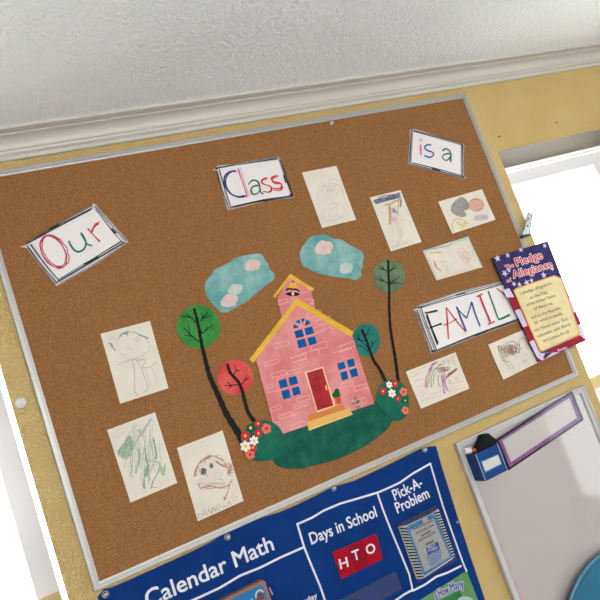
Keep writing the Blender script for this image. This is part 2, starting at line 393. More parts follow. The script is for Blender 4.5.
# windows set deep in their openings
def window(name, u0, u1, v0, v1, near, rail_v, rail_h):
    w = struct(empty(name, (u0+u1)/2, v0, -TH+.03))
    n0, n1 = -TH+.005, -TH+.045
    fw = .028
    mb = MB()
    for a in (((u0,u0+fw,v0,v1) if near == 'r' else (u1-fw,u1,v0,v1)),(u0,u1,v0,v0+.05),(u0,u1,v1-.014,v1)): mb.box(*a, n0, n1, 'backlit_vinyl')
    mb.build('window_frame', w)
    a0, a1 = (u0, u1) if near == 'r' else (u0, u1-fw)
    mb = MB(); mb.box(u0, u1-fw, rail_v-rail_h, rail_v, n0, n1+.004, 'rail_cream'); mb.build('meeting_rail', w)
    cu = u1-.19 if near == 'r' else u1-.165
    if near == 'l':
        mb = MB(); mb.box(2.868, 2.9, rail_v, v1-.018, n0, n1+.002, 'backlit_cream'); mb.build('mullion', w)
    mb = MB(); mb.box(a0, a1, rail_v, v1-.014, n0+.014, n0+.018, 'glass'); mb.build('pane', w)
    mb = MB(); mb.box(a0, a1, v0+.05, rail_v-rail_h, n0+.014, n0+.018, 'glass'); mb.build('pane', w)
    # hazy plastic border of the pane around the clear middle
    mb = MB(); n = n0+.021
    if near == 'r':   # haze along the jamb
        mb.poly([(u1-.094,rail_v),(u1-fw,rail_v),(u1-fw,v1-.02),(u1-.094,v1-.02)], n, 'hazy_glass')
        mb.poly([(u0+fw,rail_v-rail_h-.3),(u1-fw,rail_v-rail_h-.3),(u1-fw,rail_v-rail_h),(u0+fw,rail_v-rail_h)], n, 'hazy_glass')
    else:
        mb.poly([(u0+fw,.866),(2.77,.866),(2.77,rail_v),(2.866,rail_v),(2.866,v1-.02),(u0+fw,v1-.02)], n, 'hazy_glass')
        mb.poly([(u0+fw,rail_v-rail_h-.3),(u1-fw,rail_v-rail_h-.3),(u1-fw,rail_v-rail_h),(u0+fw,rail_v-rail_h)], n, 'hazy_glass')
    mb.build('hazy_border', w)
    mb = MB()
    q = (u0+fw,u1-.094,rail_v,v1-.02) if near == 'r' else (u0+.004,2.77,rail_v,.866)
    mb.poly([(q[0],q[2]),(q[1],q[2]),(q[1],q[3]),(q[0],q[3])], n0+.019, 'shade_cloth'); mb.build('shade', w)
    return w
window('window_1', *LW, 'r', -.012, .05)
window('window_2', *RW, 'l', -.085, .05)

# ================================================================== CORK BOARD
BW, BH = 1.859, 1.22
board = tag(empty('bulletin_board', BW/2, 0, .005), 'large cork bulletin board in a slim aluminium frame on the yellow wall', 'bulletin board')
mb = MB(); mb.poly([(.012,.012),(BW-.012,.012),(BW-.012,BH-.012),(.012,BH-.012)], .007, 'cork', .006)
for a, b in ((( .165,.145),(.172,.075)), ((.245,.16),(.252,.10))):    # shallow scratches below the green scribble
    mb.stroke([a, b], .003, .0072, 'cork')
mb.build('cork_panel', board)
fp = [(0,.0005),(0,.0125),(.0018,.0142),(.0125,.0142),(.0135,.013),(.0135,.0115),(.0185,.0105),(.0195,.0095),(.0195,.0005)]
def frame_rails(parent, u0, u1, v0, v1, prof, m, name='frame_rail'):
    cs = [(u0,v0,1,1),(u1,v0,-1,1),(u1,v1,-1,-1),(u0,v1,1,-1)]
    for k in range(4):
        a, b = cs[k], cs[(k+1) % 4]; mb = MB(); pa = []; pb = []
        for d, n in prof:
            pa.append(mb.vert(a[0]+a[2]*d, a[1]+a[3]*d, n)); pb.append(mb.vert(b[0]+b[2]*d, b[1]+b[3]*d, n))
        L = len(prof)
        for i in range(L): mb.face([pa[i], pa[(i+1) % L], pb[(i+1) % L], pb[i]], m)
        mb.face(pa[::-1], m); mb.face(pb, m)
        mb.build(name, parent, fix=True)
frame_rails(board, 0, BW, 0, BH, fp, 'aluminium')

CN = .0074     # just proud of the cork
# ------------------------------------------------------------------ lettered signs
def sign(label, outline, inner, borders, greys, letters, corner_marks=()):
    o = MB(); o.poly(outline, CN+.0014, 'sign_margin', .0012); o.poly(inner, CN+.00165, 'paper_white')
    for g in greys: o.sketch(g, .0022, CN+.0018, 'grey_ink', 2, .0020)
    for b in borders: o.sketch(b, .0021, CN+.0022, 'black_ink', 2, .0018)
    for b in corner_marks: o.sketch(b, .0050, CN+.0026, 'black_ink', 2, .0012)
    s = tag(o.build('word_sign'), label, 'sign', 'hand lettered word signs on the cork board')
    for nm, strokes in letters:
        l = MB()
        for (pts, w, m, ps, jit) in strokes: l.sketch(pts, w*.62, CN+.0030, m, ps, jit*.8)
        l.build('letter', s)
    return s
def loop(c, a, b, n=20): e = ell(c, a, b, n); return e+e[:2]
sign('white card reading Our in marker with a scribbled black border',
  [(0.0708,0.9792),(0.0915,0.9830),(0.1009,0.9909),(0.1863,1.0227),(0.2987,1.0579),(0.3075,1.0654),(0.3140,1.0581),(0.3428,0.9937),(0.3652,0.9342),(0.3720,0.9232),(0.3602,0.9174),(0.2497,0.8777),(0.1464,0.8463),(0.1341,0.8394),(0.1330,0.8485),(0.1149,0.9090),(0.0924,0.9705)],
  [(0.1040,0.9847),(0.3024,1.0477),(0.3580,0.9280),(0.1445,0.8570)],
  [[(0.0892,0.9835),(0.1753,1.0169),(0.3047,1.0558)],[(0.1028,0.9870),(0.1874,1.0154),(0.2958,1.0477)],[(0.0918,0.9795),(0.1153,0.9102),(0.1411,0.8491)],[(0.0994,0.9810),(0.1223,0.9139),(0.1474,0.8542)],[(0.3074,1.0538),(0.3346,0.9884),(0.3639,0.9252)],[(0.3104,1.0459),(0.3358,0.9701),(0.3559,0.9256)],[(0.1403,0.8506),(0.2525,0.8874),(0.3618,0.9228)],[(0.1481,0.8567),(0.2540,0.8927),(0.3563,0.9270)]],
  [[(0.0797,0.9790),(0.1828,1.0214),(0.3028,1.0606)],[(0.0872,0.9738),(0.1093,0.9104),(0.1348,0.8440)],[(0.1427,0.8439),(0.2566,0.8794),(0.3685,0.9226)],[(0.3140,1.0538),(0.3460,0.9821),(0.3693,0.9296)]],
  [('O',[(loop(*[(0.1586,0.9410),(0.1646,0.8893),(0.1270,0.9400)]), .0042, 'crimson', 4, .0048)]),
   ('u',[([(0.2037,0.9661),(0.2076,0.9421),(0.2194,0.9280),(0.2356,0.9288),(0.2485,0.9447),(0.2494,0.9656),(0.2448,0.9808)], .006, 'teal_ink', 4, .003),([(0.2460,0.9806),(0.2501,0.9570),(0.2553,0.9416),(0.2662,0.9347)], .005, 'teal_ink', 3, .003)]),
   ('r',[([(0.2695,0.9906),(0.2795,0.9691),(0.2916,0.9412)], .005, 'red_ink', 4, .003),([(0.2737,0.9740),(0.2845,0.9885),(0.2950,0.9976),(0.3051,1.0009)], .005, 'red_ink', 4, .003)])],
  [[(0.1618,1.0130),(0.1921,1.0213)],[(0.3368,0.9734),(0.3452,0.9570)],[(0.2259,0.8838),(0.2744,0.8959)],[(0.0944,0.9850),(0.1037,0.9882)]])
sign('white card reading Class in marker with a scribbled black border',
  [(0.7111,1.1003),(0.7267,1.1022),(0.7325,1.1103),(0.7886,1.1057),(0.8697,1.1059),(0.9529,1.1011),(0.9581,1.1046),(0.9612,1.0919),(0.9625,1.0246),(0.9586,0.9525),(0.9625,0.9454),(0.8597,0.9550),(0.7233,0.9524),(0.7163,0.9528),(0.7198,0.9942),(0.7215,1.0605),(0.7227,1.0938)],
  [(0.7365,1.0991),(0.9509,1.0906),(0.9519,0.9521),(0.7270,0.9595)],
  [[(0.7218,1.1019),(0.8185,1.1031),(0.9566,1.0972)],[(0.7327,1.1023),(0.8354,1.0980),(0.9496,1.0921)],[(0.7244,1.0953),(0.7202,1.0304),(0.7208,0.9590)],[(0.7342,1.0977),(0.7294,1.0224),(0.7297,0.9571)],[(0.9562,1.0960),(0.9553,1.0228),(0.9556,0.9532)],[(0.9601,1.0889),(0.9592,1.0157),(0.9586,0.9507)],[(0.7204,0.9579),(0.8357,0.9583),(0.9557,0.9500)],[(0.7324,0.9613),(0.8428,0.9605),(0.9528,0.9544)]],
  [[(0.7143,1.1009),(0.8254,1.1049),(0.9580,1.1008)],[(0.7273,1.0899),(0.7211,1.0242),(0.7156,0.9560)],[(0.7211,0.9547),(0.8486,0.9592),(0.9601,0.9478)]],
  [('C',[([(0.7895,1.0801),(0.7677,1.0807),(0.7495,1.0702),(0.7392,1.0508),(0.7377,1.0256),(0.7471,1.0035),(0.7663,0.9891),(0.7905,0.9882)], .0058, 'navy_ink', 5, .0045)]),
   ('l',[([(0.8033,1.0842),(0.8021,1.0350),(0.8010,0.9830)], .0042, 'pink_ink', 6, .0065)]),
   ('a',[([(0.8156,1.0242),(0.8319,1.0351),(0.8483,1.0318),(0.8529,1.0166),(0.8486,0.9976),(0.8490,0.9864),(0.8569,0.9822)], .005, 'green_ink', 4, .003),([(0.8497,1.0147),(0.8317,1.0135),(0.8172,1.0041),(0.8188,0.9878),(0.8359,0.9866),(0.8490,0.9987)], .005, 'green_ink', 4, .003)]),
   ('s',[([(0.8900,1.0315),(0.8729,1.0300),(0.8648,1.0216),(0.8737,1.0111),(0.8890,1.0042),(0.8921,0.9916),(0.8786,0.9826),(0.8594,0.9891)], .0052, 'red_ink', 5, .0035)]),
   ('s',[([(0.9296,1.0343),(0.9106,1.0318),(0.9032,1.0220),(0.9121,1.0113),(0.9283,1.0062),(0.9317,0.9941),(0.9192,0.9848),(0.8983,0.9910)], .0052, 'red_ink', 5, .0035)])],
  [[(0.7207,1.0985),(0.7339,1.1020)],[(0.9514,1.0300),(0.9489,1.0020)],[(0.8237,0.9597),(0.8607,0.9578)],[(0.9517,0.9603),(0.9581,0.9495)]])
sign('white card reading is a in marker with a scribbled black border',
  [(1.5333,1.1098),(1.5529,1.1086),(1.6098,1.0811),(1.6910,1.0395),(1.7542,1.0101),(1.7544,1.0013),(1.7252,0.9447),(1.6966,0.8781),(1.7058,0.8705),(1.6896,0.8723),(1.5946,0.9196),(1.4947,0.9671),(1.4664,0.9781),(1.4712,0.9856),(1.5082,1.0559)],
  [(1.5442,1.0980),(1.7386,1.0063),(1.6843,0.8862),(1.4797,0.9798)],
  [[(1.5411,1.1056),(1.6351,1.0638),(1.7494,1.0073)],[(1.5448,1.0993),(1.6462,1.0517),(1.7428,1.0041)],[(1.5375,1.1048),(1.5069,1.0421),(1.4748,0.9793)],[(1.5403,1.0965),(1.5100,1.0345),(1.4838,0.9818)],[(1.7485,1.0090),(1.7174,0.9461),(1.6890,0.8781)],[(1.7409,1.0037),(1.7096,0.9404),(1.6858,0.8859)],[(1.4728,0.9783),(1.5681,0.9333),(1.6914,0.8762)],[(1.4844,0.9796),(1.5848,0.9343),(1.6868,0.8843)]],
  [[(1.5372,1.1077),(1.5040,1.0426),(1.4693,0.9776)],[(1.7520,1.0054),(1.7205,0.9383),(1.6936,0.8772)],[(1.4709,0.9759),(1.5732,0.9266),(1.6939,0.8743)]],
  [('i',[([(1.5526,1.0438),(1.5433,1.0228),(1.5347,1.0017)], .0050, 'pink_ink', 5, .0035),(loop(*[(1.5615,1.0586),(1.5675,1.0576),(1.5639,1.0639)],10), .0032, 'pink_ink', 2, .001)]),
   ('s',[([(1.6011,1.0323),(1.5793,1.0348),(1.5664,1.0257),(1.5752,1.0127),(1.5928,1.0010),(1.5902,0.9879),(1.5711,0.9836),(1.5516,0.9944)], .0056, 'blue_ink', 4, .003)]),
   ('a',[([(1.6400,0.9995),(1.6576,1.0035),(1.6732,0.9934),(1.6730,0.9747),(1.6629,0.9564),(1.6602,0.9469)], .0050, 'green_ink', 4, .003),([(1.6714,0.9822),(1.6418,0.9833),(1.6296,0.9713),(1.6407,0.9592),(1.6597,0.9642),(1.6714,0.9750)], .0050, 'green_ink', 4, .003)])],
  [[(1.5381,1.1061),(1.5504,1.1012)],[(1.7472,1.0099),(1.7377,0.9860)],[(1.5623,0.9386),(1.5958,0.9222)],[(1.6880,0.8834),(1.6924,0.8746)]])
sign('long white card reading FAMILY in block letters, partly under the flag booklet',
  [(1.2563,0.4448),(1.2791,0.4460),(1.2876,0.4550),(1.4627,0.4529),(1.6151,0.4435),(1.7054,0.4398),(1.8390,0.4311),(1.8343,0.3632),(1.8228,0.2785),(1.6879,0.2806),(1.4686,0.2821),(1.2714,0.2778),(1.2621,0.2769),(1.2681,0.3504),(1.2692,0.4335)],
  [(1.2921,0.4407),(1.4957,0.4414),(1.8268,0.4242),(1.8111,0.2894),(1.4725,0.2903),(1.2853,0.2847)],
  [[(1.2761,0.4453),(1.4787,0.4461),(1.6919,0.4335),(1.8322,0.4262)],[(1.2917,0.4439),(1.4938,0.4372),(1.7102,0.4285)],[(1.2722,0.4403),(1.2686,0.3615),(1.2707,0.2802)],[(1.2823,0.4389),(1.2804,0.3618),(1.2823,0.2819)],[(1.2707,0.2802),(1.4699,0.2848),(1.6904,0.2815),(1.8164,0.2829)],[(1.2832,0.2839),(1.4810,0.2878),(1.6960,0.2864),(1.8149,0.2883)],[(1.2901,0.4444),(1.2874,0.3635),(1.2885,0.2837)]],
  [[(1.2636,0.4412),(1.2632,0.3594),(1.2643,0.2778)],[(1.2705,0.2758),(1.4674,0.2794),(1.6865,0.2778)],[(1.2763,0.4498),(1.4721,0.4527),(1.6944,0.4386)]],
  [('F',[([(1.3014,0.4151),(1.3009,0.3595),(1.3023,0.3021)], .0058, 'black_ink', 5, .004),([(1.2976,0.4208),(1.3252,0.4174),(1.3516,0.4152)], .0055, 'black_ink', 4, .003),([(1.2945,0.3652),(1.3245,0.3654),(1.3488,0.3644)], .0055, 'black_ink', 4, .003)]),
   ('A',[([(1.3918,0.4139),(1.3722,0.3590),(1.3529,0.3049)], .0050, 'red_ink', 4, .003),([(1.3918,0.4139),(1.4102,0.3603),(1.4343,0.3065)], .0050, 'red_ink', 4, .004),([(1.3557,0.3593),(1.3864,0.3595),(1.4200,0.3652)], .0045, 'crimson', 4, .003)]),
   ('M',[([(1.4371,0.4041),(1.4364,0.3557),(1.4378,0.3101)], .0050, 'blue_ink', 4, .003),([(1.4371,0.4041),(1.4478,0.3759),(1.4602,0.3535)], .0050, 'blue_ink', 4, .003),([(1.4602,0.3535),(1.4824,0.3762),(1.5086,0.4028)], .0050, 'blue_ink', 4, .003),([(1.5086,0.4028),(1.5047,0.3579),(1.5047,0.3089)], .0050, 'blue_ink', 4, .003)]),
   ('I',[([(1.5539,0.4157),(1.5535,0.3614),(1.5561,0.3096)], .0062, 'red_ink', 5, .004),([(1.5404,0.4163),(1.5692,0.4188)], .006, 'red_ink', 4, .0025),([(1.5427,0.3064),(1.5752,0.3080)], .006, 'red_ink', 4, .0025)]),
   ('L',[([(1.5983,0.4212),(1.5964,0.3636),(1.5948,0.3110)], .0055, 'green_ink', 5, .004),([(1.5948,0.3110),(1.6205,0.3100),(1.6546,0.3130)], .0055, 'green_ink', 5, .0035)]),
   ('Y',[([(1.6413,0.4225),(1.6603,0.4009),(1.6802,0.3766)], .0048, 'red_ink', 3, .002),([(1.7471,0.4186),(1.7154,0.3973),(1.6802,0.3766)], .0048, 'red_ink', 3, .002),([(1.6802,0.3766),(1.6803,0.3439),(1.6802,0.3105)], .0048, 'red_ink', 3, .002)])],
  [[(1.2799,0.4457),(1.2961,0.4457)],[(1.4552,0.4471),(1.4977,0.4457)],[(1.2656,0.2848),(1.2800,0.2849)],[(1.4693,0.2835),(1.5382,0.2848)]])

# ------------------------------------------------------------------ children's drawings
def drawing(label, quad, lift, marks, staple=None):
    """quad TL TR BR BL; lift = how far the lower edge stands off the cork; marks = list of (kind, points, width, material)"""
    vt = (quad[0][1]+quad[1][1])/2; vb = (quad[2][1]+quad[3][1])/2
    nf = lambda u, v: lift*max(0, (vt-v)/(vt-vb))**2
    mb = MB(nf); mb.grid(quad, CN+.0008, 'paper_cream', .0006); lay = 0
    for kind, pts, w, m in marks:
        lay += 1; n = CN+.00125+lay*.00001
        w *= .82
        if kind == 'c': mb.curve(pts, w, n, m)
        elif kind == 'o': mb.curve(pts, w, n, m, closed=True)
        elif kind == 's': mb.sketch(pts, w, n, m, 3, w*1.1, step=.00001)
        elif kind == 'l': mb.stroke(pts, w, n, m)
        elif kind == 'f': mb.poly(pts, n, m)
        elif kind[0] == 'h':                       # loose hatching between two sides of a patch
            k = int(kind[1:]); p0, p1, q0, q1 = pts
            for i in range(k):
                t = min(1, max(0, (i+RND.uniform(-.7,.7))/max(1,k-1))); t2 = min(1, max(0, t+RND.uniform(-.15,.15))); j = lambda: RND.uniform(-.003,.003); a = RND.uniform(0,.25); b = RND.uniform(.75,1)
                A = (p0[0]+(p1[0]-p0[0])*t, p0[1]+(p1[1]-p0[1])*t); B = (q0[0]+(q1[0]-q0[0])*t2, q0[1]+(q1[1]-q0[1])*t2)
                c = [(A[0]+(B[0]-A[0])*x+j(), A[1]+(B[1]-A[1])*x+j()) for x in (a, (a+b)/2, b)]
                mb.curve(c, w*RND.uniform(.6,1.1), n, m)
    o = tag(mb.build('child_drawing'), label, 'drawing', "children's drawings on the cork board")
    if staple:
        s = MB(nf); a, b = staple; s.tube([(a[0],a[1],CN+.0008),(a[0],a[1],CN+.0016),(b[0],b[1],CN+.0016),(b[0],b[1],CN+.0008)], .00045, 'steel', 6); s.build('staple', o)
    return o
drawing('pencil drawing of a smiling figure with blue hair scribbles',
  [(0.2127,0.6689),(0.3611,0.6660),(0.3512,0.4543),(0.2063,0.4558)], .004, [
  ('c',[(0.2692,0.6482),(0.2527,0.6349),(0.2439,0.6219),(0.2479,0.6025),(0.2554,0.5861),(0.2711,0.5723),(0.2950,0.5684),(0.3169,0.5736),(0.3344,0.5871),(0.3361,0.6089),(0.3246,0.6315),(0.3006,0.6493),(0.2743,0.6488)], .0016,'pencil'),
  ('c',[(0.2553,0.5940),(0.2584,0.5878),(0.2667,0.5873)], .0016,'pencil'),('o',[(0.2722,0.6054),(0.2797,0.6072),(0.2850,0.6014),(0.2774,0.5996)], .0015,'pencil'),('o',[(0.3012,0.6248),(0.3109,0.6282),(0.3176,0.6219),(0.3084,0.6184)], .0015,'pencil'),
  ('c',[(0.2304,0.6412),(0.2379,0.6498),(0.2444,0.6400),(0.2527,0.6349)], .0014,'pencil'),('c',[(0.2461,0.6212),(0.2514,0.6222),(0.2554,0.6158),(0.2510,0.6109)], .0014,'pencil'),
  ('c',[(0.2318,0.5652),(0.2499,0.5681),(0.2748,0.5680),(0.2952,0.5657)], .0018,'pencil_dark'),('c',[(0.2751,0.5690),(0.2745,0.5473),(0.2685,0.5182),(0.2596,0.4953),(0.2565,0.4758),(0.2600,0.4613)], .0018,'pencil_dark'),
  ('c',[(0.2862,0.5644),(0.2941,0.5410),(0.2945,0.5096),(0.2968,0.4829),(0.2894,0.4689),(0.2783,0.4654)], .0018,'pencil_dark'),('c',[(0.2878,0.5613),(0.3116,0.5563),(0.3003,0.5364),(0.3244,0.5323),(0.3411,0.5427)], .0018,'pencil_dark'),
  ('c',[(0.3042,0.5325),(0.3037,0.5066),(0.3039,0.4795)], .0016,'pencil'),('c',[(0.3234,0.5289),(0.3254,0.4995),(0.3206,0.4792)], .0016,'pencil'),('c',[(0.3226,0.6613),(0.3261,0.6443),(0.3302,0.6362)], .0013,'pencil'),('c',[(0.3442,0.5460),(0.3420,0.5309),(0.3357,0.5224)], .0013,'pencil'),
  ('s',[(0.2293,0.6342),(0.2349,0.6299),(0.2361,0.6207),(0.2405,0.6090)], .0026,'slate_blue'),('s',[(0.2347,0.6326),(0.2317,0.6257),(0.2388,0.6131)], .0024,'slate_blue'),('s',[(0.2637,0.6467),(0.2749,0.6507),(0.2911,0.6511)], .0028,'slate_blue'),('s',[(0.2673,0.6488),(0.2809,0.6541),(0.2838,0.6438)], .0022,'slate_blue'),('s',[(0.3150,0.6365),(0.3284,0.6271),(0.3401,0.6151)], .0024,'slate_blue'),('c',[(0.2527,0.6349),(0.2637,0.6467),(0.2914,0.6521),(0.3159,0.6362)], .0015,'slate_blue'),
  ('c',[(0.2774,0.4657),(0.2863,0.4668),(0.2900,0.4676)], .002,'pencil_dark')], [(0.2868,0.6651),(0.2952,0.6647)])
drawing('drawing of loose green crayon scribbles with one lavender stroke',
  [(0.1516,0.3966),(0.2932,0.4002),(0.2915,0.1860),(0.1536,0.1836)], .004, [
  ('s',[(0.1581,0.3242),(0.2044,0.3616),(0.1619,0.3164),(0.2090,0.3559),(0.1674,0.3109),(0.2101,0.3465),(0.1712,0.3046),(0.2102,0.3375),(0.1764,0.3026),(0.2109,0.3303)], .0026,'crayon_green'),('l',[(0.1631,0.3283),(0.2043,0.3596),(0.1653,0.3196),(0.2059,0.3520),(0.1717,0.3123),(0.2090,0.3430)], .002,'crayon_dkgreen'),
  ('s',[(0.2283,0.3901),(0.2264,0.3696),(0.2373,0.3617),(0.2301,0.3482),(0.2132,0.3344)], .0018,'crayon_green'),('s',[(0.2668,0.3323),(0.2649,0.3103),(0.2600,0.2821),(0.2542,0.2732)], .0036,'crayon_dkgreen'),('s',[(0.2344,0.3141),(0.2307,0.2881),(0.2259,0.2601),(0.2138,0.2401)], .0040,'crayon_dkgreen'),('s',[(0.2161,0.2490),(0.2045,0.2241),(0.2008,0.2030)], .0024,'crayon_green'),
  ('s',[(0.2156,0.3186),(0.2102,0.2898),(0.1971,0.2662),(0.1902,0.2532)], .0024,'crayon_green'),('s',[(0.2334,0.2761),(0.2616,0.2589),(0.2518,0.2373),(0.2311,0.2186),(0.2173,0.1994)], .0019,'crayon_green'),('c',[(0.2173,0.1994),(0.2262,0.1998),(0.2345,0.1951)], .0017,'crayon_dkgreen'),
  ('s',[(0.2459,0.2624),(0.2290,0.2431)], .0019,'crayon_green'),('s',[(0.1976,0.3154),(0.1856,0.2854),(0.1838,0.2605)], .0017,'crayon_green'),('s',[(0.2325,0.3494),(0.2529,0.3676),(0.2775,0.3888)], .0036,'lavender'),('c',[(0.2315,0.3527),(0.2537,0.3699),(0.2725,0.3825)], .002,'crayon_green'),
  ('s',[(0.2540,0.2285),(0.2643,0.2454),(0.2609,0.2189),(0.2750,0.2474)], .002,'crayon_green'),('c',[(0.1739,0.2692),(0.1841,0.2633),(0.1741,0.2603),(0.1815,0.2467),(0.1697,0.2552)], .0017,'crayon_green'),('c',[(0.2249,0.3853),(0.2172,0.3730),(0.2250,0.3571),(0.2143,0.3540)], .0015,'crayon_green'),
  ('c',[(0.2419,0.3640),(0.2382,0.3202),(0.2210,0.2868),(0.2375,0.2706),(0.2204,0.2375)], .0016,'crayon_green'),('c',[(0.2582,0.3430),(0.2528,0.3098),(0.2396,0.2897),(0.2456,0.2725)], .0016,'crayon_green'),('c',[(0.1751,0.3683),(0.1854,0.3705),(0.1930,0.3767)], .0015,'pencil'),('c',[(0.1635,0.2791),(0.1779,0.2981),(0.1915,0.3078)], .0015,'pencil'),('s',[(0.2206,0.2572),(0.2191,0.2430),(0.2103,0.2365)], .0042,'crayon_green'),('h11',[(0.1545,0.3315),(0.2193,0.3622),(0.1650,0.3030),(0.2148,0.3239)], .0022,'crayon_green'),('h12',[(0.1995,0.3295),(0.2810,0.3297),(0.1766,0.2545),(0.2587,0.2277)], .0018,'crayon_green'),('h8',[(0.2240,0.3856),(0.2804,0.3756),(0.1814,0.3412),(0.2576,0.3030)], .0014,'crayon_green'),('h6',[(0.2058,0.2629),(0.2348,0.2617),(0.1939,0.2087),(0.2199,0.1984)], .0018,'crayon_dkgreen')])
drawing("drawing of a round brown crayon face with two black eyes and pencil letters below",
  [(0.3220,0.2801),(0.4666,0.2815),(0.4596,0.0652),(0.3139,0.0634)], .004, [
  ('s',[(0.3421,0.1843),(0.3529,0.2014),(0.3678,0.2150),(0.3910,0.2216),(0.4161,0.2203),(0.4371,0.2000),(0.4454,0.1772)], .0020,'rust'),('s',[(0.3485,0.1879),(0.3548,0.2007),(0.3657,0.2117)], .0034,'rust'),('s',[(0.3698,0.2163),(0.3901,0.2219),(0.4108,0.2203)], .0032,'rust'),('s',[(0.4183,0.2030),(0.4298,0.1899),(0.4432,0.1770)], .0038,'rust'),
  ('l',[(0.4423,0.1681),(0.4625,0.1748),(0.4436,0.1624),(0.4624,0.1635),(0.4436,0.1593),(0.4579,0.1538),(0.4433,0.1584),(0.4503,0.1474),(0.4417,0.1601),(0.4430,0.1482),(0.4410,0.1613),(0.4379,0.1522),(0.4480,0.1752)], .0026,'rust'),('s',[(0.4547,0.1820),(0.4528,0.1671),(0.4445,0.1559)], .003,'rust'),
  ('c',[(0.3897,0.2205),(0.4013,0.2300),(0.4117,0.2199)], .0014,'rust'),('c',[(0.4155,0.2185),(0.4361,0.2159),(0.4419,0.1920)], .0014,'rust'),
  ('l',[(0.3627,0.1900),(0.3833,0.1938),(0.3638,0.1840),(0.3844,0.1893),(0.3669,0.1808),(0.3808,0.1846),(0.3656,0.1925),(0.3743,0.1779),(0.3763,0.1995),(0.3734,0.1783)], .0034,'crayon_black'),('l',[(0.3977,0.2036),(0.4071,0.1970),(0.3959,0.1982),(0.4072,0.1908),(0.3965,0.1938),(0.4009,0.1881),(0.4033,0.2046),(0.4025,0.1895)], .003,'crayon_black'),('c',[(0.3798,0.1819),(0.3799,0.1757),(0.3815,0.1711)], .0024,'slate_blue'),
  ('c',[(0.3967,0.1631),(0.4107,0.1730),(0.4211,0.1598),(0.4127,0.1538),(0.4219,0.1431),(0.4055,0.1546),(0.3965,0.1530)], .0015,'pencil'),('c',[(0.3495,0.1693),(0.3627,0.1713),(0.3521,0.1613),(0.3674,0.1603)], .0015,'pencil'),
  ('h9',[(0.3442,0.1845),(0.3904,0.2228),(0.3521,0.1865),(0.3927,0.2138)], .0022,'rust'),('h6',[(0.4171,0.2076),(0.4438,0.1819),(0.4194,0.1985),(0.4442,0.1735)], .0024,'rust'),('h6',[(0.3493,0.1623),(0.3579,0.1413),(0.4388,0.1298),(0.4393,0.1157)], .0014,'rust'),('l',[(0.3689,0.1963),(0.3798,0.1819),(0.3656,0.1863),(0.3822,0.1922),(0.3726,0.1979),(0.3743,0.1810)], .0042,'crayon_black'),('l',[(0.3987,0.2033),(0.4043,0.1919),(0.3971,0.1957),(0.4062,0.2004)], .0036,'crayon_black'),('s',[(0.3470,0.1632),(0.3517,0.1463),(0.3607,0.1467),(0.3839,0.1407),(0.4054,0.1261),(0.4320,0.1258),(0.4465,0.1365)], .0018,'rust'),('c',[(0.3470,0.1461),(0.3644,0.1453),(0.3719,0.1363),(0.3917,0.1325)], .0016,'rust'),('s',[(0.4349,0.1247),(0.4205,0.1048),(0.4053,0.0916)], .002,'rust'),('l',[(0.4037,0.0993),(0.4099,0.0928),(0.4043,0.0889),(0.4152,0.0927),(0.4025,0.0927)], .0022,'rust'),
  ('c',[(0.4523,0.1219),(0.4484,0.1029),(0.4318,0.0942)], .0013,'peach'),('c',[(0.4524,0.0911),(0.4432,0.0835),(0.4328,0.0785)], .0013,'peach'),
  ('l',[(0.3301,0.0799),(0.3232,0.0808),(0.3188,0.0767),(0.3198,0.0703),(0.3270,0.0673)], .002,'pencil_dark'),('l',[(0.3291,0.0675),(0.3414,0.0873),(0.3432,0.0666)], .002,'pencil_dark'),('l',[(0.3343,0.0753),(0.3441,0.0752)], .0018,'pencil_dark'),('l',[(0.3472,0.0690),(0.3537,0.0853),(0.3576,0.0677),(0.3646,0.0838)], .002,'pencil_dark'),
  ('l',[(0.3614,0.0681),(0.3680,0.0845),(0.3713,0.0681),(0.3772,0.0837)], .002,'pencil_dark'),('l',[(0.3803,0.0835),(0.3770,0.0708),(0.3847,0.0686),(0.3889,0.0840)], .002,'pencil_dark'),('l',[(0.3917,0.0738),(0.4041,0.0728)], .002,'pencil_dark'),('l',[(0.4079,0.0683),(0.4168,0.0819),(0.4216,0.0678)], .002,'pencil_dark')], [(0.3920,0.2717),(0.4023,0.2710)])
drawing('cream card with a very faint pencil figure, beside the Class card',
  [(1.0250,1.0282),(1.1663,1.0268),(1.1640,0.8146),(1.0226,0.8154)], .003, [
  ('c',[(1.0432,0.9173),(1.0603,0.9509),(1.0867,0.9661),(1.1159,0.9666),(1.1440,0.9582),(1.1529,0.9328),(1.1487,0.9011)], .0013,'faint_tan'),('c',[(1.0715,0.9447),(1.0939,0.9633),(1.0930,0.9363),(1.1105,0.9599),(1.1132,0.9385),(1.1317,0.9607),(1.1441,0.9530)], .0016,'faint_tan'),('c',[(1.1133,0.9775),(1.1347,0.9824),(1.1492,0.9729)], .0013,'faint_tan'),
  ('c',[(1.0870,0.8931),(1.1026,0.8942),(1.1177,0.8832),(1.1051,0.8795)], .0020,'faint_tan'),('c',[(1.0463,0.8415),(1.0504,0.8660),(1.0706,0.8794),(1.0865,0.8707),(1.1050,0.8756),(1.1030,0.8427),(1.1242,0.8366)], .0014,'pencil'),('c',[(1.0599,0.8486),(1.0766,0.8665),(1.0789,0.8341),(1.0958,0.8558),(1.0971,0.8312)], .0014,'faint_tan'),('c',[(1.0391,0.8647),(1.0388,0.8432),(1.0502,0.8343),(1.1048,0.8333),(1.1309,0.8531),(1.1290,0.8729)], .0014,'faint_tan'),
  ('c',[(1.0337,0.9066),(1.0368,0.9008),(1.0440,0.9018)], .0014,'faint_tan'),('l',[(1.1265,0.9228),(1.1321,0.9229)], .002,'slate_blue'),('c',[(1.1018,0.9448),(1.1046,0.9377),(1.1129,0.9412)], .0016,'faint_tan')], [(1.0849,1.0145),(1.0932,1.0148)])
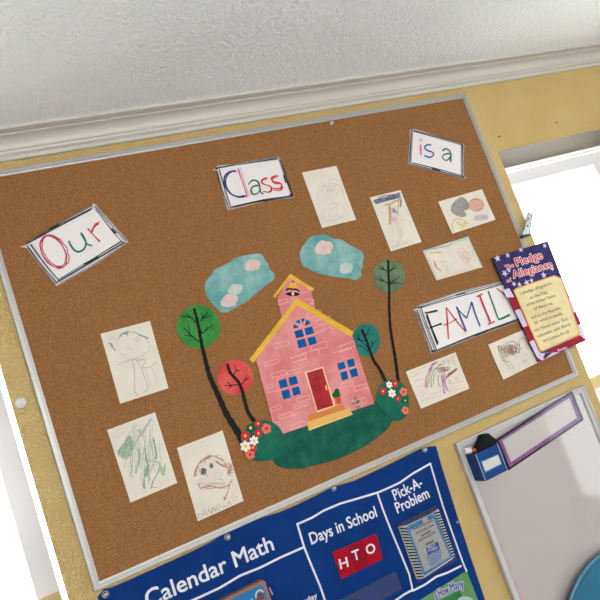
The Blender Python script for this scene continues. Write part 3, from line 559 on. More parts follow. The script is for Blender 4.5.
drawing('tall drawing of a girl with navy crayon hair and brown sides',
  [(1.2534,0.8833),(1.3909,0.8845),(1.3940,0.6731),(1.2533,0.6702)], .003, [
  ('l',[(1.2600,0.8640),(1.3790,0.8694),(1.2647,0.8577),(1.3816,0.8648),(1.2709,0.8550),(1.3772,0.8616),(1.2833,0.8563),(1.3695,0.8579),(1.2620,0.8689),(1.3111,0.8623),(1.3834,0.8725)], .0046,'crayon_navy'),('s',[(1.2645,0.8644),(1.3200,0.8658),(1.3820,0.8728)], .004,'crayon_navy'),('s',[(1.3793,0.8700),(1.3770,0.8468),(1.3616,0.8218)], .0038,'crayon_navy'),('s',[(1.3683,0.8622),(1.3701,0.8415),(1.3684,0.8271)], .0034,'crayon_navy'),
  ('h8',[(1.2550,0.8625),(1.2728,0.8772),(1.3657,0.8560),(1.3882,0.8729)], .0034,'crayon_navy'),('h6',[(1.3127,0.8379),(1.3274,0.8374),(1.2897,0.7661),(1.3264,0.7576)], .0022,'orange_brown'),('h6',[(1.3032,0.7630),(1.3428,0.7605),(1.2908,0.7198),(1.3382,0.7151)], .0018,'tan_smudge'),('s',[(1.2990,0.8409),(1.3201,0.8376),(1.3073,0.8005),(1.2900,0.7634)], .0034,'orange_brown'),('s',[(1.3206,0.8389),(1.3437,0.8472),(1.3600,0.8464),(1.3533,0.8237),(1.3386,0.8001)], .003,'orange_brown'),('s',[(1.3146,0.8388),(1.3075,0.8151),(1.3112,0.8063)], .003,'orange_brown'),
  ('l',[(1.3228,0.8264),(1.3387,0.8108),(1.3234,0.8209),(1.3407,0.8050),(1.3222,0.8145),(1.3431,0.7964),(1.3465,0.7903)], .0030,'crayon_blue'),('l',[(1.3353,0.8276),(1.3218,0.8066),(1.3393,0.8227),(1.3276,0.8026)], .0026,'crayon_blue'),
  ('s',[(1.3144,0.7962),(1.3110,0.7811),(1.3176,0.7756),(1.3300,0.7834),(1.3314,0.7937)], .0044,'crayon_pink'),('s',[(1.3197,0.7911),(1.3152,0.7735)], .0042,'crayon_pink'),('c',[(1.3003,0.7736),(1.2942,0.7453),(1.2909,0.7237)], .0017,'pencil'),('c',[(1.3235,0.7649),(1.3147,0.7339),(1.3103,0.6993)], .0017,'pencil'),('s',[(1.3279,0.7506),(1.3244,0.7250),(1.3124,0.7146)], .0036,'tan_smudge'),
  ('c',[(1.2611,0.8175),(1.2815,0.8169),(1.3012,0.8072)], .0014,'pencil'),('c',[(1.3399,0.7785),(1.3613,0.7683),(1.3831,0.7552)], .0016,'pencil'),('c',[(1.3281,0.7440),(1.3433,0.7338),(1.3343,0.7200)], .0015,'tan_smudge'),
  ('l',[(1.2627,0.6887),(1.2640,0.6779),(1.2720,0.6864),(1.2744,0.6780),(1.2821,0.6891)], .0018,'pencil'),('c',[(1.2816,0.6775),(1.2966,0.6987),(1.2981,0.6813),(1.2861,0.6882),(1.3003,0.6795)], .0018,'pencil'),('l',[(1.3140,0.6905),(1.3167,0.6794),(1.3249,0.6879),(1.3278,0.6806),(1.3360,0.6892)], .0018,'pencil')])
drawing('drawing with a grey blob, a red circle and a yellow scrawl',
  [(1.5348,0.8059),(1.7571,0.8118),(1.7605,0.6785),(1.5379,0.6710)], .004, [
  ('f',catmull([(1.5788,0.7685),(1.6049,0.7894),(1.6476,0.8006),(1.6662,0.7775),(1.6574,0.7498),(1.6337,0.7459),(1.6360,0.7293),(1.6167,0.7238),(1.5918,0.7344),(1.5765,0.7510)], True), 0,'graphite_fill'),
  ('o',[(1.5788,0.7685),(1.6049,0.7894),(1.6476,0.8006),(1.6662,0.7775),(1.6574,0.7498),(1.6337,0.7459),(1.6360,0.7293),(1.6167,0.7238),(1.5918,0.7344),(1.5765,0.7510)], .0022,'pencil_dark'),('c',[(1.5796,0.7614),(1.6184,0.7738),(1.6594,0.7719)], .002,'pencil_dark'),('c',[(1.5974,0.7784),(1.6349,0.7913),(1.6555,0.7601)], .002,'pencil_dark'),
  ('f',ell(*[(1.6994,0.7561),(1.7337,0.7486),(1.7111,0.7806)]), 0,'rose_fill'),('o',ell(*[(1.6994,0.7561),(1.7337,0.7486),(1.7111,0.7806)],16), .0026,'red_outline'),('s',[(1.6784,0.7763),(1.7099,0.7780),(1.7311,0.7578)], .002,'crayon_red'),('l',[(1.7065,0.7603),(1.7084,0.7499),(1.7171,0.7608)], .0024,'crayon_red'),('c',[(1.6708,0.7497),(1.6918,0.7365),(1.7215,0.7413)], .0018,'crayon_red'),
  ('s',[(1.5489,0.6841),(1.5539,0.7091),(1.5767,0.7232),(1.6063,0.7193),(1.6166,0.6988),(1.5961,0.6869)], .0030,'crayon_yellow'),('s',[(1.5751,0.7056),(1.5899,0.7091),(1.5948,0.6983),(1.5826,0.6969),(1.5807,0.7070)], .003,'crayon_yellow'),('s',[(1.5805,0.7030),(1.5964,0.6910),(1.5953,0.6746)], .0028,'crayon_yellow'),('s',[(1.5790,0.6784),(1.5866,0.6877),(1.6079,0.6980),(1.6290,0.6932)], .0026,'crayon_yellow'),
  ('l',[(1.6598,0.7015),(1.6830,0.7145),(1.6708,0.6961),(1.6975,0.7126),(1.6846,0.6930),(1.7098,0.7099),(1.6975,0.6914),(1.7222,0.7071),(1.7096,0.6915),(1.7288,0.7027),(1.7217,0.6916)], .0044,'crayon_purple'),('o',[(1.6598,0.7015),(1.6824,0.7132),(1.7254,0.7064),(1.7285,0.6915),(1.6969,0.6902)], .002,'crayon_purple')])
drawing('drawing of a pale house scene with a teal stripe and a faint red heart',
  [(1.3878,0.6400),(1.6081,0.6453),(1.6145,0.5152),(1.3935,0.5198)], .004, [
  ('s',[(1.3964,0.6386),(1.4347,0.6371),(1.4812,0.6351)], .0036,'crayon_teal'),('s',[(1.4807,0.6338),(1.5053,0.6318),(1.5327,0.6387),(1.6057,0.6403)], .0034,'crayon_teal'),('s',[(1.4112,0.6229),(1.4352,0.6209),(1.4641,0.6150)], .0030,'crayon_yellow'),('c',[(1.4923,0.6175),(1.5106,0.6292),(1.5589,0.6283)], .0018,'tan_smudge'),
  ('s',[(1.4166,0.5830),(1.4158,0.5673),(1.4289,0.5480)], .0034,'crayon_red'),('s',[(1.4178,0.5960),(1.4166,0.5797),(1.4166,0.5658)], .0024,'crayon_red'),('l',[(1.3932,0.6314),(1.3943,0.5854),(1.3990,0.5269)], .0018,'pencil_dark'),('l',[(1.3991,0.6273),(1.4014,0.5803),(1.4025,0.5312)], .0014,'pencil'),
  ('c',[(1.4384,0.5828),(1.4613,0.5809),(1.4689,0.5803)], .0018,'pencil'),('c',[(1.4418,0.5832),(1.4617,0.5715),(1.4536,0.5469),(1.4330,0.5191)], .0015,'pencil'),('c',[(1.4684,0.5791),(1.4633,0.5577),(1.4600,0.5159)], .0015,'pencil'),('c',[(1.4419,0.5765),(1.4505,0.5677),(1.4407,0.5635)], .0014,'pencil'),
  ('s',[(1.5475,0.5481),(1.5391,0.5719),(1.5313,0.5902),(1.5427,0.6077),(1.5629,0.6054),(1.5671,0.5935)], .0028,'pale_red'),('s',[(1.5671,0.5935),(1.5784,0.5824),(1.5789,0.5659),(1.5594,0.5491),(1.5475,0.5481)], .0028,'pale_red'),('l',[(1.5446,0.5977),(1.5625,0.5660),(1.5435,0.5885),(1.5675,0.5593),(1.5472,0.5753),(1.5611,0.5527)], .0032,'pale_red'),
  ('h8',[(1.5357,0.6067),(1.5813,0.5886),(1.5405,0.5716),(1.5583,0.5467)], .0022,'pale_red'),('h5',[(1.3975,0.6410),(1.5879,0.6377),(1.3990,0.6339),(1.5901,0.6317)], .0016,'crayon_teal'),('l',[(1.6067,0.6387),(1.6095,0.5884),(1.6124,0.5178)], .0014,'lavender'),('s',[(1.6003,0.5866),(1.6053,0.5552),(1.6071,0.5205)], .0018,'lavender'),('c',[(1.4927,0.5904),(1.5032,0.5958),(1.5036,0.5863)], .0016,'tan_smudge'),('c',[(1.5031,0.5608),(1.5102,0.5657),(1.5112,0.5574)], .0015,'pale_red'),('s',[(1.3993,0.5241),(1.4695,0.5227),(1.6059,0.5181)], .0016,'tan_smudge'),('c',[(1.4819,0.5288),(1.5113,0.5264),(1.5775,0.5282)], .0014,'pencil'),
  ('s',[(1.6061,0.6375),(1.6064,0.6030),(1.6036,0.5830)], .0014,'pencil')])
drawing('drawing of a magenta and green rainbow with brown scribble and pink legs',
  [(1.1403,0.2505),(1.3625,0.2524),(1.3602,0.1150),(1.1431,0.1150)], .004, [
  ('s',[(1.2761,0.2450),(1.2529,0.2400),(1.2325,0.2243),(1.2072,0.2006),(1.1938,0.1769)], .0034,'magenta'),('l',[(1.2469,0.2432),(1.2673,0.2454),(1.2301,0.2288),(1.2604,0.2401),(1.2247,0.2231),(1.2477,0.2317),(1.2333,0.2228)], .0046,'magenta'),('s',[(1.2471,0.2270),(1.2268,0.2114),(1.2114,0.1968),(1.2009,0.1733)], .0032,'yellow_green'),('s',[(1.2516,0.2206),(1.2326,0.2045),(1.2200,0.1865),(1.2157,0.1671)], .0030,'crayon_teal'),('s',[(1.2542,0.2098),(1.2356,0.1949),(1.2279,0.1778)], .0026,'crayon_green'),('s',[(1.2211,0.2021),(1.2079,0.1857),(1.1989,0.1752)], .0030,'crayon_yellow'),
  ('l',[(1.2575,0.2236),(1.2927,0.2185),(1.2607,0.2176),(1.3072,0.2138),(1.2640,0.2116),(1.3168,0.2083),(1.2677,0.2067),(1.3077,0.2049),(1.2764,0.2026),(1.3119,0.2010)], .0032,'brown_crayon'),('s',[(1.2489,0.2178),(1.2713,0.2279),(1.2901,0.2294)], .0026,'brown_crayon'),
  ('h7',[(1.2526,0.2327),(1.3193,0.2137),(1.2623,0.2047),(1.3108,0.1952)], .0024,'brown_crayon'),('h6',[(1.1490,0.2295),(1.1495,0.1326),(1.2155,0.2323),(1.2093,0.1364)], .0013,'peach'),('h6',[(1.2927,0.2385),(1.3468,0.2402),(1.2902,0.2231),(1.3434,0.2161)], .0012,'pencil_dark'),('l',[(1.2931,0.1897),(1.3429,0.1986),(1.2965,0.1873),(1.3441,0.1944),(1.2924,0.1849),(1.3380,0.1913),(1.2865,0.1819),(1.3225,0.1876),(1.2819,0.1785),(1.3053,0.1832)], .0038,'crayon_red'),
  ('s',[(1.2726,0.1976),(1.2646,0.1668),(1.2555,0.1305)], .0034,'magenta'),('s',[(1.2862,0.1944),(1.2709,0.1709),(1.2714,0.1325)], .0034,'magenta'),('l',[(1.2669,0.1785),(1.2835,0.1754),(1.2633,0.1673),(1.2752,0.1572),(1.2586,0.1504)], .0030,'crayon_purple'),('s',[(1.2612,0.1989),(1.2476,0.1787),(1.2484,0.1575)], .0026,'crayon_green'),
  ('c',[(1.2901,0.2393),(1.2973,0.2420),(1.2971,0.2283)], .0016,'pencil_dark'),('l',[(1.3006,0.2260),(1.3016,0.2382),(1.3124,0.2385)], .0016,'pencil_dark'),('l',[(1.3177,0.2268),(1.3201,0.2386),(1.3317,0.2374)], .0016,'pencil_dark'),('l',[(1.3215,0.2318),(1.3305,0.2315)], .0015,'pencil_dark'),('l',[(1.3427,0.2479),(1.3398,0.2084)], .0018,'pencil_dark'),
  ('s',[(1.2878,0.1716),(1.2968,0.1648),(1.2868,0.1595)], .0024,'crayon_teal'),('l',[(1.2887,0.1539),(1.3212,0.1518),(1.3527,0.1501)], .0026,'peach'),('l',[(1.2859,0.1412),(1.3228,0.1388),(1.3545,0.1307)], .0022,'peach'),('l',[(1.3140,0.1691),(1.3288,0.1680),(1.3292,0.1591),(1.3181,0.1616)], .0018,'crayon_red'),('l',[(1.2740,0.1316),(1.3183,0.1291),(1.3531,0.1212)], .0026,'crayon_yellow'),
  ('l',[(1.1532,0.2390),(1.1861,0.2418),(1.2198,0.2420)], .0024,'peach'),('l',[(1.1556,0.2249),(1.1848,0.2288),(1.2067,0.2290)], .0018,'pencil'),('l',[(1.1566,0.2075),(1.1946,0.2084)], .0018,'pencil'),('l',[(1.1563,0.1870),(1.1934,0.1892)], .0018,'pale_red'),('l',[(1.2010,0.1441),(1.2278,0.1448),(1.2624,0.1392)], .0018,'pencil'),('l',[(1.2005,0.1333),(1.2368,0.1319)], .0016,'peach'),('l',[(1.1518,0.1379),(1.1961,0.1396)], .0014,'pencil')])
drawing('drawing with dense dark brown scribble, tucked under the flag booklet',
  [(1.5109,0.2353),(1.6989,0.2408),(1.7016,0.1069),(1.5129,0.0973)], .004, [
  ('l',[(1.5527,0.2198),(1.5504,0.1682),(1.5644,0.2202),(1.5659,0.1659),(1.5766,0.2177),(1.5834,0.1708),(1.5905,0.2121),(1.5939,0.1649),(1.6028,0.2097),(1.6078,0.1658),(1.6139,0.2049),(1.6227,0.1651),(1.6242,0.2018),(1.6326,0.1713)], .0028,'mauve_brown'),('l',[(1.5631,0.2074),(1.5689,0.1820),(1.5787,0.2052),(1.5877,0.1761),(1.5964,0.2037),(1.6014,0.1665),(1.6049,0.1971),(1.6130,0.1694)], .0040,'mauve_brown'),('l',[(1.5965,0.1971),(1.5964,0.1733),(1.6029,0.1964),(1.6049,0.1667),(1.6050,0.1905)], .0036,'mauve_brown'),
  ('s',[(1.5507,0.2191),(1.5430,0.1901),(1.5479,0.1598),(1.5698,0.1502)], .0020,'brown_crayon'),('s',[(1.5850,0.2178),(1.6176,0.2157),(1.6419,0.1963),(1.6423,0.1735)], .002,'brown_crayon'),('s',[(1.6492,0.2074),(1.6792,0.2157),(1.6821,0.1907)], .002,'pencil'),('s',[(1.6763,0.2099),(1.6911,0.1879),(1.6870,0.1596)], .0032,'rust'),('l',[(1.6793,0.2022),(1.6849,0.1657),(1.6856,0.1976),(1.6915,0.1582)], .0026,'orange_brown'),
  ('h16',[(1.5478,0.2200),(1.6480,0.2051),(1.5474,0.1587),(1.6404,0.1595)], .0024,'mauve_brown'),('h10',[(1.5810,0.2098),(1.6318,0.2034),(1.5840,0.1720),(1.6183,0.1665)], .0030,'mauve_brown'),('h9',[(1.6736,0.2147),(1.6955,0.2000),(1.6694,0.1625),(1.6960,0.1568)], .0024,'rust'),('h8',[(1.5337,0.1813),(1.6468,0.1722),(1.5587,0.1147),(1.6502,0.1114)], .0013,'pencil'),('c',[(1.5704,0.1448),(1.5743,0.1292),(1.5768,0.1140)], .0020,'pencil_dark'),('c',[(1.6249,0.1525),(1.6361,0.1410),(1.6236,0.1265),(1.6441,0.1332),(1.6339,0.1166)], .0018,'pencil_dark'),('c',[(1.5380,0.1565),(1.5484,0.1440),(1.5704,0.1448)], .0015,'pencil'),('c',[(1.6454,0.1593),(1.6615,0.1436),(1.6693,0.1318)], .0016,'pencil'),('c',[(1.5578,0.1462),(1.5580,0.1266),(1.5775,0.1255)], .0014,'pencil')])

# ------------------------------------------------------------------ die cut scene: sky, trees, hill, house
def cutout(mb, pts, n, m, th=.0009): mb.poly(pts, n, m, th)
def blob(mb, c, r, n, m, lobes):
    for dx, dy, k in lobes:
        mb.poly(disc2((c[0]+dx*r, c[1]+dy*r), r*k, 16), n, m); n += .00002
LOB = [(-.62,-.12,.46),(.0,.18,.60),(.60,.05,.48),(-.25,-.3,.45),(.3,-.3,.46),(.0,-.1,.6),(-.4,.2,.4)]
s = MB(); cutout(s, catmull([(0.5577,0.7242),(0.5701,0.7423),(0.5919,0.7549),(0.6028,0.7681),(0.6288,0.7735),(0.6639,0.7807),(0.6815,0.7885),(0.7086,0.7899),(0.7456,0.7872),(0.7735,0.7819),(0.7812,0.7674),(0.7819,0.7572),(0.7877,0.7449),(0.7871,0.7242),(0.7968,0.7034),(0.7881,0.6866),(0.7615,0.6772),(0.7315,0.6648),(0.7019,0.6526),(0.6727,0.6406),(0.6372,0.6330),(0.6105,0.6263),(0.5869,0.6275),(0.5753,0.6403),(0.5633,0.6634),(0.5538,0.6937)], True, 3), CN+.0011, 'watercolor_teal')
sky1 = tag(s.build('sky_cutout'), 'teal watercolour sky cutout above the round green tree', 'wall decoration', 'sky cutouts')
for c, r, m in (([(0.7339,0.7521)][0], .026, 'cloud_pink'), ([(0.6503,0.6894)][0], .024, 'cloud_pale'), ([(0.6196,0.6595)][0], .028, 'cloud_pink')):
    b = MB(); blob(b, c, r, CN+.0014, m, LOB); b.build('cloud', sky1)
s = MB(); cutout(s, catmull([(0.9123,0.7514),(0.9369,0.7754),(0.9670,0.7941),(0.9999,0.7950),(1.0267,0.7913),(1.0513,0.7695),(1.0804,0.7581),(1.1076,0.7293),(1.1367,0.7043),(1.1436,0.6803),(1.1274,0.6578),(1.1243,0.6453),(1.1114,0.6355),(1.1051,0.6151),(1.0821,0.6064),(1.0539,0.6200),(1.0125,0.6353),(0.9732,0.6543),(0.9427,0.6709),(0.9258,0.6864),(0.9060,0.7060),(0.9051,0.7276)], True, 3), CN+.0011, 'watercolor_teal')
sky2 = tag(s.build('sky_cutout'), 'teal watercolour sky cutout just above the belfry roof slope', 'wall decoration', 'sky cutouts')
for c, r, m in (([(1.0049,0.7475)][0], .034, 'cloud_pink'), ([(1.0591,0.6570)][0], .026, 'cloud_pale')):
    b = MB(); blob(b, c, r, CN+.0014, m, LOB); b.build('cloud', sky2)

def tree(label, crown, leaf, trunk, w0, w1, twigs, group='tree cutouts', n0=CN):
    cu = sum(p[0] for p in trunk[-2:])/2
    t = tag(empty('tree_cutout', trunk[-1][0], trunk[-1][1], n0+.0002), label, 'wall decoration', group)
    c = MB(); cutout(c, crown, n0+.0011, leaf); c.build('crown', t)
    k = MB(); pts = catmull(trunk, False, 6); N = len(pts); L = []; R_ = []
    for i, p in enumerate(pts):
        a, b = pts[max(i-1,0)], pts[min(i+1,N-1)]; dx, dy = b[0]-a[0], b[1]-a[1]; l = math.hypot(dx, dy)
        w = (w0+(w1-w0)*(i/(N-1))**1.6)/2*(1+.12*math.sin(i*2.3)); L.append((p[0]-dy/l*w, p[1]+dx/l*w)); R_.append((p[0]+dy/l*w, p[1]-dx/l*w))
    cutout(k, L+R_[::-1], n0+.0019, 'black_paint', .0008); k.build('trunk', t)
    b = MB()
    for q in twigs: b.stroke(q, .0035, n0+.0015, 'black_paint', w2=.0022)
    b.build('branches', t)
    return t
tree('tall tree cutout with a round green crown and long black trunk', ell(*[(0.4983,0.6066),(0.5643,0.5871),(0.5201,0.6725)]), 'leaf_green',
  [(0.5020,0.6667),(0.5006,0.6346),(0.4971,0.6031),(0.4897,0.5532),(0.4862,0.5130),(0.4817,0.4539),(0.4875,0.3917),(0.4945,0.3221),(0.5105,0.2568),(0.5161,0.2237)], .008, .024,
  [[(0.4945,0.6209),(0.4828,0.6436),(0.4564,0.6513)],[(0.4803,0.6405),(0.4733,0.6564)],[(0.4832,0.5613),(0.4642,0.5915),(0.4703,0.6241)],[(0.4642,0.5915),(0.4526,0.6164)],[(0.4702,0.5820),(0.4472,0.5951)],[(0.5076,0.6209),(0.5203,0.6288),(0.5462,0.6291)],[(0.5184,0.6278),(0.5199,0.6484)],[(0.5215,0.6300),(0.5415,0.6430)],[(0.5008,0.5820),(0.5236,0.5922),(0.5445,0.6007)],[(0.5116,0.5865),(0.5250,0.6010)],[(0.5018,0.5848),(0.4985,0.6120)]])
tree('tree cutout with a round red crown beside the house', ell(*[(0.5575,0.4212),(0.6113,0.4036),(0.5755,0.4731)]), 'leaf_red',
  [(0.5470,0.4683),(0.5467,0.4401),(0.5619,0.4045),(0.5642,0.3770),(0.5629,0.3508),(0.5607,0.3061),(0.5719,0.2705)], .009, .013,
  [[(0.5516,0.4293),(0.5668,0.4412),(0.5688,0.4559)],[(0.5663,0.4398),(0.5797,0.4370)],[(0.5502,0.4389),(0.5477,0.4566)],[(0.5695,0.3943),(0.5838,0.4034),(0.5935,0.4171)],[(0.5836,0.4027),(0.6016,0.4083)],[(0.5610,0.3972),(0.5334,0.4018),(0.5143,0.4097)],[(0.5358,0.4017),(0.5271,0.4175)],[(0.5383,0.4001),(0.5224,0.3948)]])
tree('short tree cutout with an oval teal crown touching the roof', ell(*[(1.0384,0.3989),(1.0899,0.3832),(1.0603,0.4518)]), 'leaf_teal',
  [(1.0345,0.4382),(1.0368,0.4019),(1.0356,0.3643),(1.0371,0.3217),(1.0475,0.2891),(1.0512,0.2544),(1.0549,0.2265)], .009, .014,
  [[(1.0310,0.3716),(1.0131,0.4091),(1.0139,0.4274)],[(1.0133,0.4073),(1.0061,0.4197)],[(1.0284,0.3606),(1.0071,0.3874),(0.9960,0.3925)],[(1.0340,0.4112),(1.0479,0.4172),(1.0640,0.4328)],[(1.0429,0.3679),(1.0570,0.3788),(1.0758,0.3866)],[(1.0524,0.3768),(1.0575,0.3939)],[(1.0329,0.3946),(1.0138,0.4038),(0.9970,0.4182)]])
tree('tall thin tree cutout with an oval sage green crown', ell(*[(1.2136,0.5864),(1.2746,0.5703),(1.2380,0.6439)]), 'leaf_sage',
  [(1.2315,0.6429),(1.2100,0.5874),(1.1890,0.5308),(1.1656,0.4758),(1.1437,0.4125),(1.1298,0.3564),(1.1177,0.3004),(1.1008,0.2381),(1.0965,0.2142)], .0085, .013,
  [[(1.2143,0.6024),(1.1994,0.6152),(1.1774,0.6227)],[(1.2009,0.6139),(1.1976,0.6300)],[(1.2024,0.6126),(1.1867,0.6328)],[(1.2180,0.6014),(1.2430,0.6074),(1.2548,0.6062)],[(1.2248,0.6032),(1.2497,0.6183)],[(1.1984,0.5602),(1.1803,0.5793),(1.1632,0.5909)],[(1.1805,0.5774),(1.1762,0.5981)],[(1.1826,0.5751),(1.1645,0.5799)],[(1.2009,0.5613),(1.2320,0.5672),(1.2560,0.5752)],[(1.2021,0.5592),(1.2278,0.5576),(1.2527,0.5438)]])

h = MB(); cutout(h, catmull([(0.5881,0.1535),(0.5880,0.1312),(0.6085,0.1100),(0.6503,0.0902),(0.6952,0.0767)], False, 5)+catmull([(0.6748,0.0861),(0.7299,0.0757),(0.7879,0.0690),(0.8499,0.0691),(0.9061,0.0734),(0.9674,0.0870),(1.0059,0.0998),(1.0281,0.1181)], False, 5)+[(1.0190,0.1870),(0.9769,0.1997)]+[(0.6570,0.2188)], CN+.0009, 'hill_green', .0007)
tag(h.build('hill_cutout'), 'dark green grassy hill cutout beneath the pink house', 'wall decoration')

def petals(mb, c, r, k, n, m, w=.42, ph=.3):
    for i in range(k):
        a = ph+2*math.pi*i/k; d = (math.cos(a), math.sin(a)); e = (-d[1], d[0]); cc = (c[0]+d[0]*r*.58, c[1]+d[1]*r*.58)
        mb.poly(ell(cc, (cc[0]+d[0]*r*.44, cc[1]+d[1]*r*.44), (cc[0]+e[0]*r*w, cc[1]+e[1]*r*w), 12), n+.00001*i, m)
def bush(label, outline, flowers):
    b = MB(); cutout(b, catmull(outline, True, 5), CN+.0034, 'bush_green', .0008)
    o = tag(b.build('bush_cutout'), label, 'wall decoration', 'flower bush cutouts')
    for c, r, kind in flowers:
        f = MB(); n = CN+.0038
        if kind == 'red': petals(f, c, r, 6, n, 'flower_red', .5)
        elif kind == 'salmon': petals(f, c, r, 5, n, 'flower_salmon', .46)
        elif kind == 'white': petals(f, c, r, 6, n, 'flower_white', .32)
        else: petals(f, c, r, 6, n, 'flower_green', .34)
        fo = f.build('flower', o)
        e = MB(); e.poly(disc2(c, r*(.30 if kind != 'green' else .42), 12), n+.0002, 'flower_red' if kind == 'salmon' else ('flower_eye')); e.build('flower_center', fo)
P = [(0.5779,0.2635),(0.5984,0.2399),(0.5514,0.2592),(0.5695,0.2356),(0.5275,0.2423),(0.5487,0.2191),(0.5176,0.2131),(0.5385,0.2010),(0.5235,0.1848)]
bush('green bush cutout with flowers at the foot of the red tree', [(0.5109,0.2342),(0.5233,0.2519),(0.5442,0.2667),(0.5700,0.2725),(0.5930,0.2696),(0.6200,0.2547),(0.6367,0.2336),(0.6437,0.2082),(0.6320,0.1898),(0.6338,0.1702),(0.6145,0.1511),(0.5843,0.1460),(0.5509,0.1527),(0.5251,0.1684),(0.5129,0.1892),(0.5081,0.2130)],
  list(zip(P, [.0115,.0165,.0125,.0125,.0145,.0150,.0175,.0125,.0155], ['red','salmon','green','red','red','white','white','red','salmon'])))
P = [(1.0596,0.2295),(1.0831,0.2260),(1.0283,0.2170),(1.0581,0.1995),(1.1023,0.1899),(1.0727,0.1753),(1.0971,0.1605),(1.0840,0.1303)]
bush('green bush cutout with flowers at the foot of the teal tree', [(0.9919,0.1943),(1.0063,0.2198),(1.0303,0.2407),(1.0612,0.2455),(1.0911,0.2356),(1.1112,0.2138),(1.1174,0.1823),(1.1074,0.1481),(1.0905,0.1206),(1.0648,0.1065),(1.0368,0.1090),(1.0196,0.1250),(1.0058,0.1486),(0.9957,0.1718)],
  list(zip(P, [.0125,.0125,.0125,.0155,.0150,.0105,.0090,.0140], ['white','red','red','white','salmon','red','green','salmon'])))

house = tag(empty('house_cutout', .72, .26, CN+.001), 'pink brick schoolhouse cutout with a yellow roof and belfry', 'wall decoration')
HN = CN+.0026
def bricks(mb, quads, n):
    for q in quads: mb.stroke(list(q)+([q[0]] if len(q) > 3 else []), .0015, n, 'brick_line')
b = MB(); cutout(b, [(0.7785,0.6244),(0.8470,0.6798),(0.9026,0.6162),(0.8955,0.5474),(0.8285,0.5602),(0.7710,0.5579)], HN-.0004, 'house_pink', .0008)
bricks(b, [[(0.7765,0.6130),(0.8087,0.6125),(0.8095,0.6017),(0.7761,0.5998)],[(0.7721,0.6009),(0.8136,0.6005),(0.8141,0.5940)],[(0.8641,0.6142),(0.8914,0.6153)],[(0.8699,0.5911),(0.8974,0.5906),(0.8966,0.5765)],[(0.8885,0.5823),(0.8991,0.5829),(0.8963,0.5694),(0.8855,0.5696)],[(0.8795,0.5741),(0.8982,0.5724)]], HN-.0002)
b.build('belfry', house)
b = MB(); b.poly([(0.8516,0.6901),(0.7657,0.6336),(0.7700,0.6254),(0.8462,0.6757)], HN+.0002, 'roof_yellow', .0005); b.poly([(0.8516,0.6901),(0.9158,0.6180),(0.9057,0.6121),(0.8462,0.6757)], HN+.0002, 'roof_yellow', .0005); b.build('roof_trim', house)
b = MB(); b.poly(catmull([(0.8249,0.6428),(0.8331,0.6549),(0.8424,0.6595),(0.8487,0.6593),(0.8555,0.6560),(0.8586,0.6480),(0.8571,0.6340)], False, 4), HN+.0002, 'roof_yellow', .0003); b.stroke(catmull([(0.8161,0.6395),(0.8255,0.6427),(0.8408,0.6371),(0.8548,0.6318),(0.8606,0.6231)], False, 4), .006, HN+.0004, 'black_paint')
b.poly(catmull([(0.8106,0.6297),(0.8229,0.6306),(0.8374,0.6280),(0.8486,0.6235),(0.8589,0.6156),(0.8488,0.6120),(0.8326,0.6151),(0.8169,0.6216)], True, 4), HN+.0004, 'black_paint'); b.poly([(0.8309,0.6248),(0.8360,0.6284),(0.8401,0.6272),(0.8412,0.6220),(0.8360,0.6163),(0.8310,0.6169)], HN+.0006, 'door_trim'); b.poly(disc2([(0.8511,0.6615)][0], .0045), HN+.0004, 'red_outline'); b.build('bell', house)
b = MB(); apex = [(0.8356,0.6000)]; b.poly([(0.6213,0.2078),(0.6398,0.4504),(0.8411,0.5974),(0.9914,0.4283),(0.9821,0.1897)], HN, 'house_pink', .0010)
